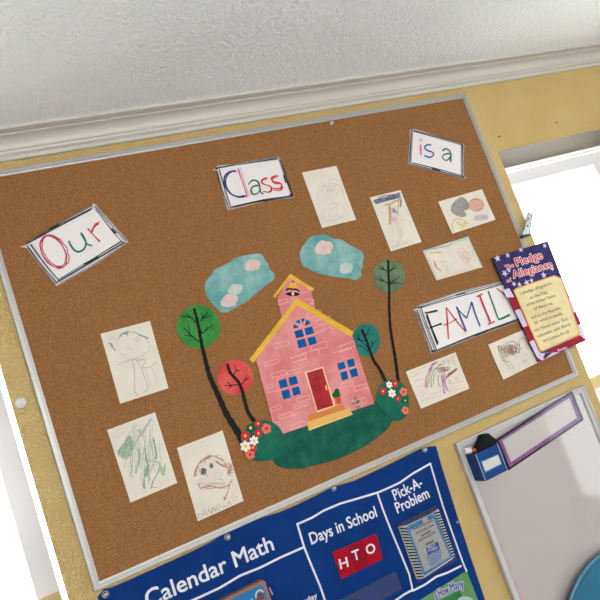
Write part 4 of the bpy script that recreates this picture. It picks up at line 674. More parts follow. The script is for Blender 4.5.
bricks(b, [[(0.8583,0.5453),(0.9102,0.5445),(0.9090,0.5273),(0.8585,0.5270)],[(0.8819,0.5135),(0.9367,0.5142),(0.9362,0.4943),(0.8826,0.4967)],[(0.8454,0.4930),(0.9005,0.4915),(0.8984,0.4722),(0.8450,0.4734)],[(0.8704,0.4789),(0.9275,0.4768),(0.9243,0.4594)],[(0.8228,0.4752),(0.8403,0.4748),(0.8384,0.4607)],[(0.8322,0.4397),(0.8929,0.4374),(0.8917,0.4181),(0.8308,0.4223)],[(0.9351,0.4079),(0.9891,0.4080),(0.9881,0.3916),(0.9358,0.3912)],[(0.9020,0.3935),(0.9717,0.3883),(0.9719,0.3749)],[(0.9181,0.4066),(0.9645,0.4072)],[(0.7930,0.4244),(0.8557,0.4226),(0.8543,0.4051)],
  [(0.6623,0.4349),(0.7110,0.4329),(0.7095,0.4221),(0.6599,0.4233)],[(0.6720,0.3948),(0.7214,0.3923),(0.7208,0.3778),(0.6719,0.3814)],[(0.7245,0.3845),(0.7690,0.3825),(0.7684,0.3713),(0.7235,0.3735)],[(0.6418,0.3636),(0.6636,0.3652),(0.6642,0.3539),(0.6404,0.3531)],[(0.6392,0.3435),(0.6785,0.3380)],[(0.6316,0.2934),(0.6675,0.2952),(0.6667,0.2834),(0.6301,0.2830)],[(0.6497,0.2629),(0.7000,0.2607),(0.6992,0.2489),(0.6503,0.2518)],[(0.6246,0.2456),(0.6437,0.2465),(0.6443,0.2354)],[(0.6756,0.2209),(0.7259,0.2206),(0.7261,0.2083),(0.6751,0.2101)],[(0.7258,0.2941),(0.7712,0.2910),(0.7703,0.2789),(0.7250,0.2821)],[(0.7077,0.2780),(0.7563,0.2747),(0.7551,0.2617),(0.7061,0.2641)],
  [(0.7484,0.4238),(0.8037,0.4192),(0.8024,0.4019)],[(0.7599,0.4041),(0.8035,0.4047),(0.8027,0.3889)],[(0.7125,0.4828),(0.7641,0.4798),(0.7639,0.4654),(0.7123,0.4686)],
  [(0.8860,0.2891),(0.9335,0.2847),(0.9321,0.2721),(0.8862,0.2760)],[(0.9308,0.2643),(0.9798,0.2612),(0.9788,0.2450),(0.9305,0.2498)],[(0.9677,0.2455),(0.9821,0.2439),(0.9824,0.2356)],[(0.9054,0.2243),(0.9587,0.2190),(0.9571,0.2016),(0.9250,0.2046)],[(0.8555,0.3396),(0.8930,0.3388)],[(0.7541,0.4220),(0.8080,0.4227),(0.8067,0.4053),(0.7539,0.4077)],[(0.7090,0.2698),(0.7442,0.2686),(0.7450,0.2573)],[(0.6879,0.2539),(0.7028,0.2533),(0.7011,0.2400)],[(0.9242,0.3896),(0.9716,0.3881)]], HN+.0002)
b.build('facade', house)
b = MB(); b.poly([(0.8435,0.6049),(0.6182,0.4603),(0.6275,0.4453),(0.8363,0.5828)], HN+.0006, 'roof_yellow', .0008); b.poly([(0.8435,0.6049),(1.0003,0.4383),(0.9866,0.4244),(0.8363,0.5828)], HN+.0006, 'roof_yellow', .0008); b.build('roof_trim', house)
def panes(quads):
    b = MB()
    for q in quads: b.poly(q, HN+.0005, 'pane_blue', .0003)
    b.build('window', house)
panes([[(0.7946,0.5017),(0.8252,0.5013),(0.8230,0.4757),(0.7937,0.4776)],[(0.8325,0.5009),(0.8618,0.4999),(0.8606,0.4749),(0.8299,0.4761)],[(0.7930,0.4709),(0.8233,0.4686),(0.8205,0.4416),(0.7900,0.4431)],[(0.8311,0.4673),(0.8603,0.4662),(0.8581,0.4405),(0.8288,0.4415)],[(0.7945,0.5115),(0.7988,0.5190),(0.8048,0.5249),(0.8168,0.5091)],[(0.8096,0.5298),(0.8210,0.5342),(0.8277,0.5329),(0.8250,0.5179)],[(0.8340,0.5346),(0.8473,0.5318),(0.8318,0.5169)],[(0.8505,0.5263),(0.8587,0.5196),(0.8604,0.5092),(0.8366,0.5085)]])
panes([[(0.6868,0.3670),(0.7143,0.3652),(0.7124,0.3389),(0.6846,0.3415)],[(0.7221,0.3649),(0.7500,0.3631),(0.7482,0.3372),(0.7198,0.3393)],[(0.6843,0.3327),(0.7118,0.3308),(0.7095,0.3036),(0.6831,0.3054)],[(0.7213,0.3304),(0.7475,0.3289),(0.7459,0.3036),(0.7190,0.3048)]])
panes([[(0.9019,0.3557),(0.9292,0.3549),(0.9276,0.3317),(0.9003,0.3326)],[(0.9402,0.3557),(0.9662,0.3538),(0.9625,0.3283),(0.9360,0.3305)],[(0.9011,0.3244),(0.9270,0.3229),(0.9233,0.2962),(0.8988,0.2964)],[(0.9356,0.3222),(0.9650,0.3212),(0.9612,0.2943),(0.9351,0.2960)]])
b = MB(); b.poly([(0.7826,0.3649),(0.8502,0.3624),(0.8451,0.2290),(0.7765,0.2291)], HN+.0005, 'door_trim', .0003); b.poly([(0.7879,0.3608),(0.8458,0.3581),(0.8391,0.2319),(0.7796,0.2351)], HN+.0008, 'door_red'); b.stroke([(0.8168,0.3586),(0.8109,0.2345)], .0012, HN+.0010, 'card_red_dark')
d = b.build('door', house)
b = MB(); b.poly(ell(*[(0.8358,0.2937),(0.8390,0.2927),(0.8376,0.3027)],12), HN+.0014, 'step_tan', .0005); b.build('door_handle', d)
b = MB(); b.poly([(0.7447,0.2340),(0.7762,0.2308),(0.8437,0.2279),(0.8739,0.2270),(0.8750,0.2074),(0.7404,0.2137)], HN+.0005, 'step_orange', .0003); b.build('door_step', house)
b = MB(); b.poly([(0.7318,0.2136),(0.8902,0.2045),(0.8921,0.1822),(0.7297,0.1857)], HN+.0020, 'step_tan', .0012); b.stroke([(0.7277,0.1895),(0.8927,0.1836)], .0018, HN+.0022, 'door_trim'); b.build('door_step', house)
b = MB(); b.poly(catmull([(0.8467,0.2650),(0.8495,0.2695),(0.8574,0.2714),(0.8616,0.2783),(0.8688,0.2796),(0.8738,0.2779),(0.8762,0.2697),(0.8744,0.2560),(0.8700,0.2516),(0.8512,0.2534)], True, 3), HN+.0012, 'cactus', .0006); b.poly([(0.8522,0.2539),(0.8732,0.2505),(0.8677,0.2303),(0.8521,0.2311)], HN+.0014, 'pot_orange', .0006); b.build('potted_plant', house)
b = MB()
for c, a, e in ([(0.9093,0.2151),(0.9027,0.2155),(0.9091,0.2184)], [(0.9215,0.2257),(0.9215,0.2322),(0.9252,0.2258)], [(0.9287,0.2149),(0.9350,0.2201),(0.9317,0.2120)], [(0.9206,0.2144),(0.9201,0.2081),(0.9246,0.2140)]): b.poly(ell(c, a, e, 12), HN+.0004, 'sprig')
b.stroke([(0.9168,0.2116),(0.9214,0.2178),(0.9218,0.2251)], .0016, HN+.0005, 'door_trim'); b.poly([(0.9101,0.2042),(0.9316,0.2028),(0.9297,0.1942),(0.9142,0.1936)], HN+.0004, 'brick_pot'); b.build('potted_plant', house)

# ------------------------------------------------------------------ small things on the wall
p = tag(empty('pushpin', *[(1.2077,1.1880)][0], .007), 'small white pushpin in the cork just under the top frame', 'pushpin')
c = [(1.2077,1.1880)][0]
b = MB(); b.lathe((c[0],c[1],.007), [(.0008,-.004),(.0008,.001),(.0055,.001),(.006,.0025),(.0035,.0035),(.003,.010),(.0048,.0115),(.0048,.0135),(0,.0145)], 'white_plastic', 14); b.build('head', p)
c = [(-0.0423,0.5451)][0]
hk = tag(empty('wall_hook', c[0], c[1], 0), 'small round white plastic hook on the yellow strip beside the cork board', 'hook')
b = MB(); b.lathe((c[0],c[1],0), [(.0145,0.0),(.0155,.002),(.0145,.006),(.009,.009),(0,.010)], 'white_plastic', 24); b.build('base', hk)
b = MB(); b.tube([(c[0]+.002,c[1]+.009,.008),(c[0]+.002,c[1]+.006,.016),(c[0]+.002,c[1]-.004,.019),(c[0]+.002,c[1]-.008,.017)], [.003,.0035,.0035,.0025], 'white_plastic', 8); b.build('peg', hk)
for c, lab in (([(1.9518,1.0110)][0], 'tiny dark nail in the yellow wall at the window corner'), ([(2.2889,1.0191)][0], 'tiny dark nail in the yellow wall above the window top')):
    b = MB(); b.lathe((c[0],c[1],0), [(.003,.0002),(.0045,.0015),(.0035,.003),(0,.0034)], 'nail_dark', 12); tag(b.build('nail'), lab, 'nail')
# bulldog clip gripping the frame
cl = tag(empty('metal_clip', *[(1.8732,0.5820)][0], .0145), 'silver metal clip on the cork board frame above the flag booklet', 'clip')
q = [(1.8363,0.5830),(1.8380,0.5768),(1.8790,0.5760),(1.8793,0.5894),(1.8567,0.5928)]
b = MB(); b.poly(q, .034, 'steel_dark', .018); b.build('jaw', cl, fix=True)
q = [(1.8309,0.5871),(1.8486,0.6046),(1.8660,0.6262),(1.8866,0.6537),(1.9000,0.6656),(1.9093,0.6661),(1.9216,0.6549),(1.9070,0.6329),(1.8849,0.6057),(1.8684,0.5833)]
b = MB(); b.poly(q, .040, 'steel', .002)
for c_, r_ in (([(1.8919,0.6434)][0], .0045), ([(1.8840,0.6343)][0], .003), ([(1.8733,0.6149)][0], .0045), ([(1.9032,0.6623)][0], .004)): b.poly(disc2(c_, r_, 12), .0404, 'steel_dark')
b.stroke([(1.9175,0.6532),(1.8989,0.6251),(1.8709,0.5865)], .003, .0404, 'steel_dark'); b.stroke([(1.8851,0.6508),(1.8653,0.6231),(1.8450,0.5990)], .003, .0404, 'steel_dark')
b.build('lever', cl)

# ------------------------------------------------------------------ pledge booklet
pz = .022
po = tag(empty('flag_poster', *[(1.5513,0.1411)][0], .016), 'flag booklet titled The Pledge of Allegiance hanging over the board edge', 'poster')
TL, TR_, BR_, BL_ = [(1.6665,0.5366),(1.9601,0.5360),(1.9521,0.1152),(1.6888,0.1089)]
b = MB(); b.poly([TL,TR_,BR_,BL_], pz, 'poster_navy', .005)
lay = [pz+.0002]
def L_(m, pts): lay[0] += .00004; b.poly(pts, lay[0], m)
# stripes of the flag
L_('poster_white', [(1.6560,0.4079),(1.6877,0.4075),(1.6952,0.3694),(1.6727,0.3697),(1.6608,0.3760)]); L_('poster_red', [(1.6657,0.3747),(1.7102,0.3653),(1.7094,0.3146),(1.6726,0.3207)])
L_('poster_white', [(1.6726,0.3207),(1.7074,0.3182),(1.7046,0.2490),(1.6805,0.2503)]); L_('poster_red', [(1.6805,0.2503),(1.7046,0.2490),(1.7081,0.1925),(1.6824,0.1908)]); L_('poster_white', [(1.6824,0.1908),(1.7081,0.1925),(1.7138,0.1385),(1.6913,0.1192)])
L_('poster_white', [(1.9240,0.2935),(1.9592,0.2899),(1.9562,0.2348),(1.9243,0.2332)]); L_('poster_red', [(1.9243,0.2332),(1.9562,0.2348),(1.9599,0.1827),(1.9278,0.1829)]); L_('poster_white', [(1.9278,0.1829),(1.9583,0.1816),(1.9543,0.1198),(1.9063,0.1359)])
L_('poster_red', [(1.7209,0.1319),(1.9311,0.1437),(1.9477,0.1172),(1.8231,0.1133),(1.7590,0.1229)]); L_('poster_white', [(1.6926,0.1217),(1.7017,0.1394),(1.8026,0.1122),(1.7074,0.1097)]); L_('poster_red', [(1.6863,0.1281),(1.6975,0.1202),(1.7051,0.1090),(1.6900,0.1094)])
L_('poster_navy', [(1.7332,0.1295),(1.7680,0.1215),(1.7233,0.1106),(1.7140,0.1150)])
def star(c, r, rot):
    return [(c[0]+(r if i % 2 == 0 else r*.42)*math.cos(rot+i*math.pi/5), c[1]+(r if i % 2 == 0 else r*.42)*math.sin(rot+i*math.pi/5)) for i in range(10)]
for k, c in enumerate([(1.6880,0.5299),(1.7406,0.5289),(1.8129,0.5340),(1.6943,0.4662),(1.7169,0.4164),(1.8047,0.4065),(1.8729,0.4115),(1.9361,0.5209),(1.9268,0.4255),(1.7782,0.4044),(1.7180,0.4721),(1.7408,0.4069)]):
    L_('poster_white', star(c, .012 if k % 3 else .016, .3+k))
L_('poster_white', star([(1.9428,0.3188)][0], .008, .4))
b.build('sheet', po)
b = MB(); n = pz+.0012
def title(s, q, cap, bold):
    e = cap*.085
    for dx, dy, z_, m_ in [(e*1.6, -e*1.6, -.0003, 'title_shadow')]+[(e*math.cos(a*math.pi/4), e*math.sin(a*math.pi/4), .00001*a, 'title_white') for a in range(8)]: text(b, s, (q[0][0]+dx, q[0][1]+dy), (q[1][0]+dx, q[1][1]+dy), cap, n+z_, m_, bold)
    text(b, s, q[0], q[1], cap, n+.0003, 'title_red', bold)
title('The', [(1.7059,0.4783),(1.7502,0.4790)], .017, .02); title('Pledge', [(1.7628,0.4773),(1.9027,0.4764)], .033, .02); title('of', [(1.6871,0.4289),(1.7138,0.4293)], .015, .02); title('Allegiance', [(1.7252,0.4369),(1.9333,0.4301)], .031, .02)
b.build('title_lettering', po)
b = MB(); b.poly([(1.6987,0.3929),(1.7142,0.3992),(1.9202,0.3976),(1.9493,0.3789),(1.9521,0.3688),(1.9321,0.1533),(1.9203,0.1431),(1.7189,0.1392),(1.7083,0.1484)], pz+.0045, 'plaque_edge', .004, 'plaque_side')
b.poly([(1.7030,0.3902),(1.7172,0.3939),(1.9181,0.3935),(1.9424,0.3776),(1.9452,0.3675),(1.9264,0.1580),(1.9136,0.1497),(1.7232,0.1437),(1.7159,0.1519)], pz+.0048, 'plaque'); pq = b.build('text_panel', po)
b = MB()
for s, q in (('I pledge allegiance', [(1.7233,0.3681),(1.8880,0.3673)]), ('to the Flag', [(1.7603,0.3405),(1.8508,0.3405)]), ('of the United States', [(1.7296,0.3184),(1.8856,0.3170)]), ('of America,', [(1.7591,0.2950),(1.8567,0.2929)]), ('and to the Republic', [(1.7296,0.2676),(1.8861,0.2647)]),
    ('for which it stands,', [(1.7345,0.2453),(1.8842,0.2423)]), ('one Nation under God,', [(1.7200,0.2192),(1.9011,0.2152)]), ('indivisible, with liberty', [(1.7241,0.1936),(1.9022,0.1927)]), ('and justice for all.', [(1.7428,0.1701),(1.8845,0.1676)])):
    text(b, s, q[0], q[1], .0125, pz+.0052, 'text_dark', .006)
b.build('lettering', pq)
b = MB(); text(b, 'Eureka', *[(1.7964,0.1156),(1.8444,0.1156)], .010, pz+.0014, 'title_white', .02); b.build('lettering', po)

# ================================================================== POCKET CHART
ch = tag(empty('pocket_chart', .58, -.85, .001), 'blue fabric Calendar Math pocket chart hanging below the cork board', 'wall chart')
top = [(0.0036,-0.0168),(0.0246,-0.0046),(0.0447,-0.0096),(0.0665,-0.0098),(0.1221,-0.0097),(0.1792,-0.0096),(0.2617,-0.0098),(0.3235,-0.0071),(0.3691,-0.0013),(0.3949,-0.0002),(0.4601,0.0014),(0.5567,-0.0091),(0.6256,-0.0104),(0.6982,-0.0075),(0.7471,-0.0042),(0.7713,-0.0088),(0.8254,-0.0152),(0.9637,-0.0130),(1.0940,-0.0082),(1.1297,-0.0144),(1.1526,-0.0211)]
right = [(1.1475,-0.0688),(1.1360,-0.2565),(1.1295,-0.3909),(1.1238,-0.5401)]
LN = .0045
def ripple(u, v): return .0015*(1+math.sin(u*17)*math.sin(v*9+1))
k = MB(); outline = top+right+[(right[-1][0]-.003, -.85), (.004, -.85)]
k.poly(outline, LN, 'blue_nylon', .002)
PLN = [LN+.0003]
def pl(pts, w): PLN[0] += .00004; k.stroke(pts, w, PLN[0], 'white_print')
W_ = .0062
pl([(0.0320,-0.1245),(0.2571,-0.1329),(0.3177,-0.1335),(0.3824,-0.1275),(0.4453,-0.1316),(0.5119,-0.1307),(0.5930,-0.1332)], W_); pl([(0.5962,-0.0604),(0.5930,-0.1332),(0.5967,-0.1966),(0.6013,-0.2570)]+[(0.6013,-0.3022),(0.6027,-0.3611)], W_)
pl([(0.5946,-0.0629)]+[(0.6069,-0.0636),(0.6476,-0.0641),(0.6924,-0.0595),(0.7504,-0.0612),(0.8145,-0.0700),(0.8879,-0.0794),(0.9350,-0.0806),(0.9754,-0.0803)]+[(1.0312,-0.0716),(1.1074,-0.0659)], W_); pl([(1.1074,-0.0635),(1.1020,-0.1331),(1.0963,-0.2116),(1.0949,-0.2910),(1.0937,-0.4012),(1.0956,-0.4335)], W_)
pl([(0.8844,-0.0767),(0.8837,-0.1363),(0.8857,-0.1966),(0.8905,-0.2774),(0.8943,-0.3506),(0.8872,-0.3978)], W_); pl([(0.7745,-0.4045),(0.8217,-0.4011),(0.8540,-0.3981),(0.8854,-0.3983)]+[(0.8868,-0.4011),(0.9326,-0.4030),(0.9821,-0.3985),(1.0276,-0.4049),(1.0839,-0.4072)], W_)
k.build('fabric_panel', ch)
n = LN+.0004
def heading(lines):
    k = MB()
    for t_, a, b_, cap in lines: text(k, t_, a, b_, cap, n, 'white_print', .022)
    k.build('lettering', ch)
heading([('Calendar Math', [(0.1167,-0.0986)][0], [(0.5032,-0.1021)][0], .047)])
heading([('Days in School', *[(0.6185,-0.1361),(0.8568,-0.1464)], .036)])
heading([('Pick-A-', *[(0.9362,-0.1262),(1.0513,-0.1229)], .036), ('Problem', *[(0.9292,-0.1663),(1.0612,-0.1645)], .036)])
heading([('Saturday', *[(0.4938,-0.2831),(0.5824,-0.2835)], .017)])
for c in [(0.0239,-0.0187),(0.3823,-0.0128),(0.7467,-0.0089),(1.1053,-0.0163)]:
    k = MB(); k.lathe((c[0],c[1],LN), [(.0095,0),(.0100,.0015),(.0088,.0028),(.0062,.0026),(.005,.001)], 'chrome', 20); k.lathe((c[0]+.001,c[1]-.001,LN), [(.0052,.0008),(.0056,.003),(.004,.0055),(0,.0062)], 'steel', 14); k.build('grommet', ch)
k = MB(); c = [(1.1274,-0.2778)][0]; k.lathe((c[0],c[1],LN), [(.005,0),(.0045,.0015),(0,.002)], 'chrome', 12); k.build('snap', ch)
q = [(0.6724,-0.1843),(0.8315,-0.1922),(0.8245,-0.2714),(0.6720,-0.2672)]
k = MB(); k.poly([(0.6379,-0.3199),(0.8508,-0.3213),(0.8561,-0.3814),(0.6450,-0.3806)], .0062, 'clear_vinyl', .0004); k.build('clear_pocket', ch)
def lerp(a, b, t): return (a[0]+(b[0]-a[0])*t, a[1]+(b[1]-a[1])*t)
for i, (ltr, pos, mt) in enumerate((('H', [(0.6802,-0.2392),(0.7077,-0.2432)], 'card_red'), ('T', [(0.7294,-0.2351),(0.7536,-0.2375)], 'card_red_dark'), ('O', [(0.7794,-0.2385),(0.8109,-0.2412)], 'card_red'))):
    a, b_, c_, d_ = lerp(q[0],q[1],i/3), lerp(q[0],q[1],(i+1)/3), lerp(q[3],q[2],(i+1)/3), lerp(q[3],q[2],i/3)
    k = MB(); k.poly([a, b_, c_, d_], .0072-.0001*i, mt, .0018)
    o = tag(k.build('letter_card'), 'red card with a white letter %s in the Days in School box' % ltr, 'card', 'red place value cards')
    k = MB(); text(k, ltr, pos[0], pos[1], .030, .0075, 'white_print', .025); k.build('lettering', o)
# pack of problem cards in a pouch
pp = tag(empty('card_pack', *[(0.9324,-0.3841)][0], .0052), 'pouch of zebra edged problem cards below the Pick-A-Problem heading', 'card pack')
k = MB(); k.poly([(0.9114,-0.1964),(1.0696,-0.1973),(1.0740,-0.3682),(1.0746,-0.3836),(0.9175,-0.3858),(0.9102,-0.3752)], .0075, 'pouch_purple', .002); k.build('pouch', pp)
k = MB(); k.poly([(0.9107,-0.2033),(0.9460,-0.2101),(1.0358,-0.2122),(1.0699,-0.2088),(1.0680,-0.3649),(1.0518,-0.3699),(0.9309,-0.3785),(0.9098,-0.3720)], .017, 'label_cream', .009)
for a, b_, c_, d_ in ([(0.9114,-0.2046),(0.9381,-0.2118),(0.9357,-0.3758),(0.9108,-0.3724)], [(1.0461,-0.2113),(1.0702,-0.2110),(1.0680,-0.3649),(1.0515,-0.3677)]):
    for i in range(17):
        t0, t1, dx = i/17, (i+.55)/17, .035
        p0, p1 = lerp(a, d_, t0), lerp(a, d_, t1); q0, q1 = lerp(b_, c_, min(1, t0+dx)), lerp(b_, c_, min(1, t1+dx))
        k.poly([p0, lerp(p0, q0, .55), q0, q1, lerp(p1, q1, .4), p1], .0172, 'black_paint')
k.build('card_stack', pp)
k = MB(); k.poly([(0.9360,-0.2139),(0.9497,-0.2127),(1.0418,-0.2126),(1.0501,-0.2221),(1.0567,-0.3660),(0.9368,-0.3733)], .0178, 'card_blue', .0006)
k.poly([(0.9435,-0.2270),(1.0357,-0.2263),(1.0399,-0.2280),(1.0493,-0.3588),(0.9435,-0.3637)], .0181, 'card_tan'); k.poly(disc2([(1.0080,-0.2189)][0], .011), .0183, 'card_tan')
for q in ([(0.9530,-0.2300),(1.0355,-0.2323)], [(0.9585,-0.2451),(1.0318,-0.2459)], [(0.9750,-0.2601),(1.0127,-0.2580)], [(0.9584,-0.2699),(1.0283,-0.2676)]):
    N = 14; pts = [(q[0][0]+(q[1][0]-q[0][0])*i/N, q[0][1]+(q[1][1]-q[0][1])*i/N+(.0045 if i % 2 else -.0035)*RND.uniform(.5,1)) for i in range(N+1)]
    k.stroke(pts, .0026, .0184, 'print_grey')
k.poly([(0.9790,-0.2866),(1.0122,-0.2868),(1.0123,-0.2949),(0.9785,-0.2933)], .0184, 'lid_green'); k.poly(catmull([(0.9733,-0.3159),(0.9666,-0.3445),(0.9707,-0.3571),(1.0075,-0.3574),(1.0186,-0.3494),(1.0227,-0.3183)], True, 4), .0183, 'jar_grey'); k.poly([(0.9752,-0.2979),(1.0245,-0.2981),(1.0233,-0.3226),(0.9745,-0.3213)], .0186, 'label_blue')
text(k, 'Pick-A-', *[(0.9812,-0.3064),(1.0129,-0.3071)], .010, .0189, 'white_print', .02); text(k, 'Problem', *[(0.9795,-0.3156),(1.0168,-0.3178)], .010, .0189, 'white_print', .02)
k.build('front_card', pp)
k = MB(); k.poly([(0.9053,-0.1940),(1.0614,-0.1940),(1.0658,-0.3637),(0.9121,-0.3774)], .0205, 'clear_vinyl', .0003); k.build('clear_window', pp)
# picture book in the calendar pocket
bk = tag(empty('picture_card_box', *[(0.3320,-0.3054)][0], .0052), 'blue picture card box with brown edges below the Calendar Math heading', 'card box')
tr = [(0.4412,-0.1599)][0]; rect = lambda d: [(tr[0]-.27+d, tr[1]-.21+d), (tr[0]-d, tr[1]-.21+d), (tr[0]-d, tr[1]-d-.006), (tr[0]-d-.008, tr[1]-d), (tr[0]-.27+d, tr[1]-d)]
k = MB(); k.poly(rect(0), .030, 'book_brown', .024); k.build('box', bk, fix=True)
k = MB(); k.poly(rect(.009), .0304, 'book_blue', .0003)
fc = [(0.4138,-0.2007),(0.4251,-0.2004),(0.4120,-0.1911)]; k.poly(ell(fc[0], fc[1], fc[2], 18), .0308, 'skin_brown'); k.stroke(catmull([(0.4011,-0.1969),(0.4039,-0.1867),(0.4126,-0.1812),(0.4216,-0.1832),(0.4263,-0.1908)], False, 4), .0045, .0308, 'card_tan'); k.poly([(0.4032,-0.1952),(0.4114,-0.1888),(0.4220,-0.1902),(0.4244,-0.1981),(0.4182,-0.1946),(0.4108,-0.1946)], .0310, 'nail_dark'); k.poly([(0.4057,-0.2045),(0.4212,-0.2048),(0.4308,-0.2363),(0.4063,-0.2317)], .0306, 'step_orange'); k.poly([(0.3857,-0.1925),(0.3913,-0.1931),(0.3883,-0.2099),(0.3778,-0.2084)], .0306, 'yellow_green')
k.build('cover_picture', bk)
k = MB(); k.hexa([(*p_, .024) for p_ in [(0.4470,-0.1890),(0.4502,-0.1884),(0.4527,-0.2108),(0.4488,-0.2111)]], [(*p_, .010) for p_ in [(0.4497,-0.1926),(0.4539,-0.1917),(0.4563,-0.2142),(0.4522,-0.2151)]], 'pages'); k.build('page_edge', bk, fix=True)
# green sheet
gs = [(0.8991,-0.4363),(1.0903,-0.4295),(1.0943,-0.4312),(1.0977,-0.5277)]
g0, g1 = gs[0], gs[2]; ex = Vector((g1[0]-g0[0], g1[1]-g0[1])); 
k = MB(); k.poly([gs[0], gs[1], gs[2], gs[3], (gs[3][0]+.01, -.84), (gs[0][0]-.10, -.84), (gs[0][0]-.10, gs[0][1]-.01)], .0066, 'sheet_green', .0008)
k.poly(catmull([(0.9556,-0.4721),(0.9815,-0.4693),(1.0179,-0.4713),(1.0451,-0.4725),(1.0451,-0.4870),(1.0390,-0.5072),(0.9877,-0.5097)], True, 4), .0068, 'sheet_dark_green'); k.poly(ell(*[(1.0482,-0.5148),(1.0797,-0.5293),(1.0568,-0.4963)]), .0070, 'sheet_grey')
sh = tag(k.build('activity_sheet'), 'green sheet reading How Many in the chart pocket below the problem cards', 'sheet')
k = MB()
for s, q in (('How', [(0.9665,-0.4589),(1.0066,-0.4615)]), ('Many', [(1.0127,-0.4610),(1.0647,-0.4687)]), ('s', [(0.9519,-0.4606),(0.9608,-0.4608)])):
    [text(k, s, (q[0][0]+.003*math.cos(a), q[0][1]+.003*math.sin(a)), (q[1][0]+.003*math.cos(a), q[1][1]+.003*math.sin(a)), .026, .0073+a*.00001, 'lilac', .03) for a in range(6)]; text(k, s, q[0], q[1], .026, .0076, 'deep_blue', .015)
k.build('lettering', sh)

# ================================================================== WHITEBOARD
wu0, wu1, wv0, wv1 = 1.2225, 1.857, -1.16, -.0385
wbd = tag(empty('whiteboard', (wu0+wu1)/2, wv0, .002), 'framed whiteboard on the yellow wall with dry erase smudges', 'whiteboard')
k = MB(); k.poly([(wu0+.01,wv0+.01),(wu1-.01,wv0+.01),(wu1-.01,wv1-.01),(wu0+.01,wv1-.01)], .008, 'dry_erase', .006)
k.build('writing_surface', wbd)
wp = [(0,.0008),(0,.018),(.002,.020),(.007,.020),(.010,.016),(.020,.0145),(.023,.013),(.023,.0006)]
frame_rails(wbd, wu0, wu1, wv0, wv1, wp, 'board_rail')
for i in range(14):
    k = MB(); v = -.26-.06*i-RND.uniform(0,.03); u = wu0+.028+RND.uniform(0,.006); k.stroke([(u, v), (u+RND.uniform(-.003,.003), v-RND.uniform(.02,.055))], RND.uniform(.002,.005), .0084, 'residue'); k.build('ink_smudge', wbd)
for q in ([(1.7038,-0.1736),(1.7086,-0.1853)], [(1.7461,-0.1669),(1.7476,-0.1757)]):
    k = MB(); k.stroke(q, .0016, .0084, 'red_mark'); k.build('ink_smudge', wbd)
# name plate
k = MB(lambda u, v: (v+.2)/.163*.0135); o = [(1.3846,-0.0831),(1.7825,-0.0383),(1.7885,-0.0423),(1.7963,-0.1528),(1.7913,-0.1569),(1.3932,-0.2003),(1.3887,-0.1949)]
k.poly(o, .0098, 'plate_black', .0012); k.poly([(1.3931,-0.0899),(1.7748,-0.0477),(1.7871,-0.1495),(1.4018,-0.1926)], .0101, 'plate_purple'); k.poly([(1.4062,-0.0947),(1.7638,-0.0579),(1.7684,-0.1390),(1.4135,-0.1787)], .0103, 'plate_lilac'); k.poly([(1.4095,-0.0978),(1.7597,-0.0605),(1.7648,-0.1357),(1.4175,-0.1756)], .0105, 'plate_white')
tag(k.build('name_plate'), 'blank purple bordered name plate on the whiteboard', 'name plate')
# marker box
bx = tag(empty('marker_box', 1.30, -.183, .0085), 'blue box holding an eraser and marker on the whiteboard corner', 'box')
u0, u1, v0, v1, n0, n1 = 1.247, 1.345, -.180, -.086, .0085, .070
k = MB(); t = .003
k.box(u0, u1, v0, v1, n1-t, n1, 'box_blue'); k.box(u0, u1, v0, v1, n0, n0+t, 'box_blue'); k.box(u0, u0+t, v0, v1, n0+t, n1-t, 'box_blue'); k.box(u1-t, u1, v0, v1, n0+t, n1-t, 'box_blue'); k.box(u0+t, u1-t, v0, v0+t, n0+t, n1-t, 'box_blue'); k.build('body', bx)
for a in ((u0,n1),(u1,n1)):
    k = MB(); k.tube([(a[0],v0,a[1]),(a[0],v1,a[1])], .0014, 'box_piping', 8); k.build('piping', bx)
k = MB(); k.poly([(1.2575,-0.1146),(1.3332,-0.1185),(1.3331,-0.1539),(1.2560,-0.1546)], n1+.0004, 'box_teal', .0003); k.poly([(1.2598,-0.1190),(1.3302,-0.1209),(1.3294,-0.1504),(1.2598,-0.1504)], n1+.0008, 'label_cream', .0003); k.build('label_card', bx)
k = MB()
er = [(1.2846,-0.0743),(1.3207,-0.0425),(1.3412,-0.0460),(1.3658,-0.0811),(1.3495,-0.0954),(1.3051,-0.1034),(1.2733,-0.0886)]
k.poly(er, .050, 'eraser_black', .030); k.poly([lerp(p_, (1.31,-.09), .06) for p_ in er], .053, 'eraser_black', .003)
tag(k.build('board_eraser', fix=True), 'black felt eraser standing in the blue box', 'eraser')
mk = tag(empty('marker_pen', *[(1.2788,-0.0899)][0], .03), 'white dry erase marker with a red band lying in the blue box', 'marker')
a, m1, m2, e_ = [(1.2364,-0.0712),(1.2593,-0.0776),(1.2782,-0.0853),(1.2974,-0.1004)]
k = MB(); k.tube([(*a,.03),(*lerp(a,m1,.12),.03),(*m1,.03)], [.0075,.0105,.0105], 'marker_white', 14); k.build('cap', mk)
k = MB(); k.tube([(*m1,.03),(*m2,.03),(*e_,.03)], .0088, 'marker_red', 14); k.build('barrel', mk)

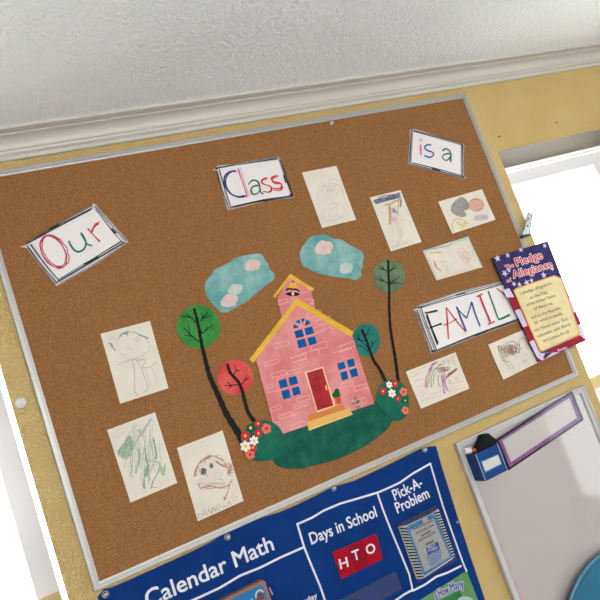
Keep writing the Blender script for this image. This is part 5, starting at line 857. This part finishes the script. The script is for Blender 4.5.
# teal tray standing on the floor against the whiteboard
k = MB(); tc = (1.619, -.914)
k.lathe((tc[0],tc[1],.022), [(0,.0),(.26,.0),(.30,.014),(.322,.022),(.3265,.021),(.3265,.025),(.322,.0275),(.316,.027),(.3135,.0245),(.310,.0245),(.295,.018),(.255,.006),(0,.006)],
  ['teal_plastic','teal_plastic','teal_plastic','teal_rim','teal_rim','teal_rim','teal_rim','teal_dark','teal_dark','teal_plastic','teal_plastic','teal_plastic'], 96)
tag(k.build('round_tray'), 'round teal plastic tray standing against the lower whiteboard', 'tray')

# ================================================================== LIGHT AND CAMERA
w = bpy.data.worlds.new('overcast_sky'); SC.world = w; w.use_nodes = True
bg = w.node_tree.nodes['Background']; bg.inputs['Color'].default_value = (.94, .975, 1, 1); bg.inputs['Strength'].default_value = 5.2
def area(name, loc, rot, sx, sy, power, col):
    l = bpy.data.lights.new(name, 'AREA'); l.shape = 'RECTANGLE'; l.size = sx; l.size_y = sy; l.energy = power; l.color = col
    o = bpy.data.objects.new(name, l); COL.objects.link(o); o.location = loc; o.rotation_euler = rot; return o
area('rear_fill_light', (.75, -(YB+.15), (.425+Z0)), (math.radians(128), 0, 0), 3.8, 1.4, 10, (.94, .975, 1))  # added area lamp behind the rear opening, tilted up to brighten the ceiling
R3 = Matrix(CAM_R)
cam = bpy.data.cameras.new('camera'); co = bpy.data.objects.new('camera', cam); COL.objects.link(co)
cam.sensor_width = 36; cam.lens = 36*FPX/600; cam.clip_start = .02
def wdir(r): return Vector((r[0], -r[2], r[1]))
X, Y, Z = wdir(CAM_R[0]), wdir(CAM_R[1]), wdir(CAM_R[2])
M = Matrix((X, Y, Z)).transposed().to_4x4(); M.translation = wv(*CAM_P); co.matrix_world = M
SC.camera = co
vs_ = SC.view_settings; vs_.view_transform = 'Standard'; vs_.look = 'None'; vs_.exposure = .52; vs_.gamma = 1; vs_.use_curve_mapping = False
SC.cycles.use_denoising = True; SC.cycles.max_bounces = 8; SC.cycles.diffuse_bounces = 5; SC.cycles.transparent_max_bounces = 12
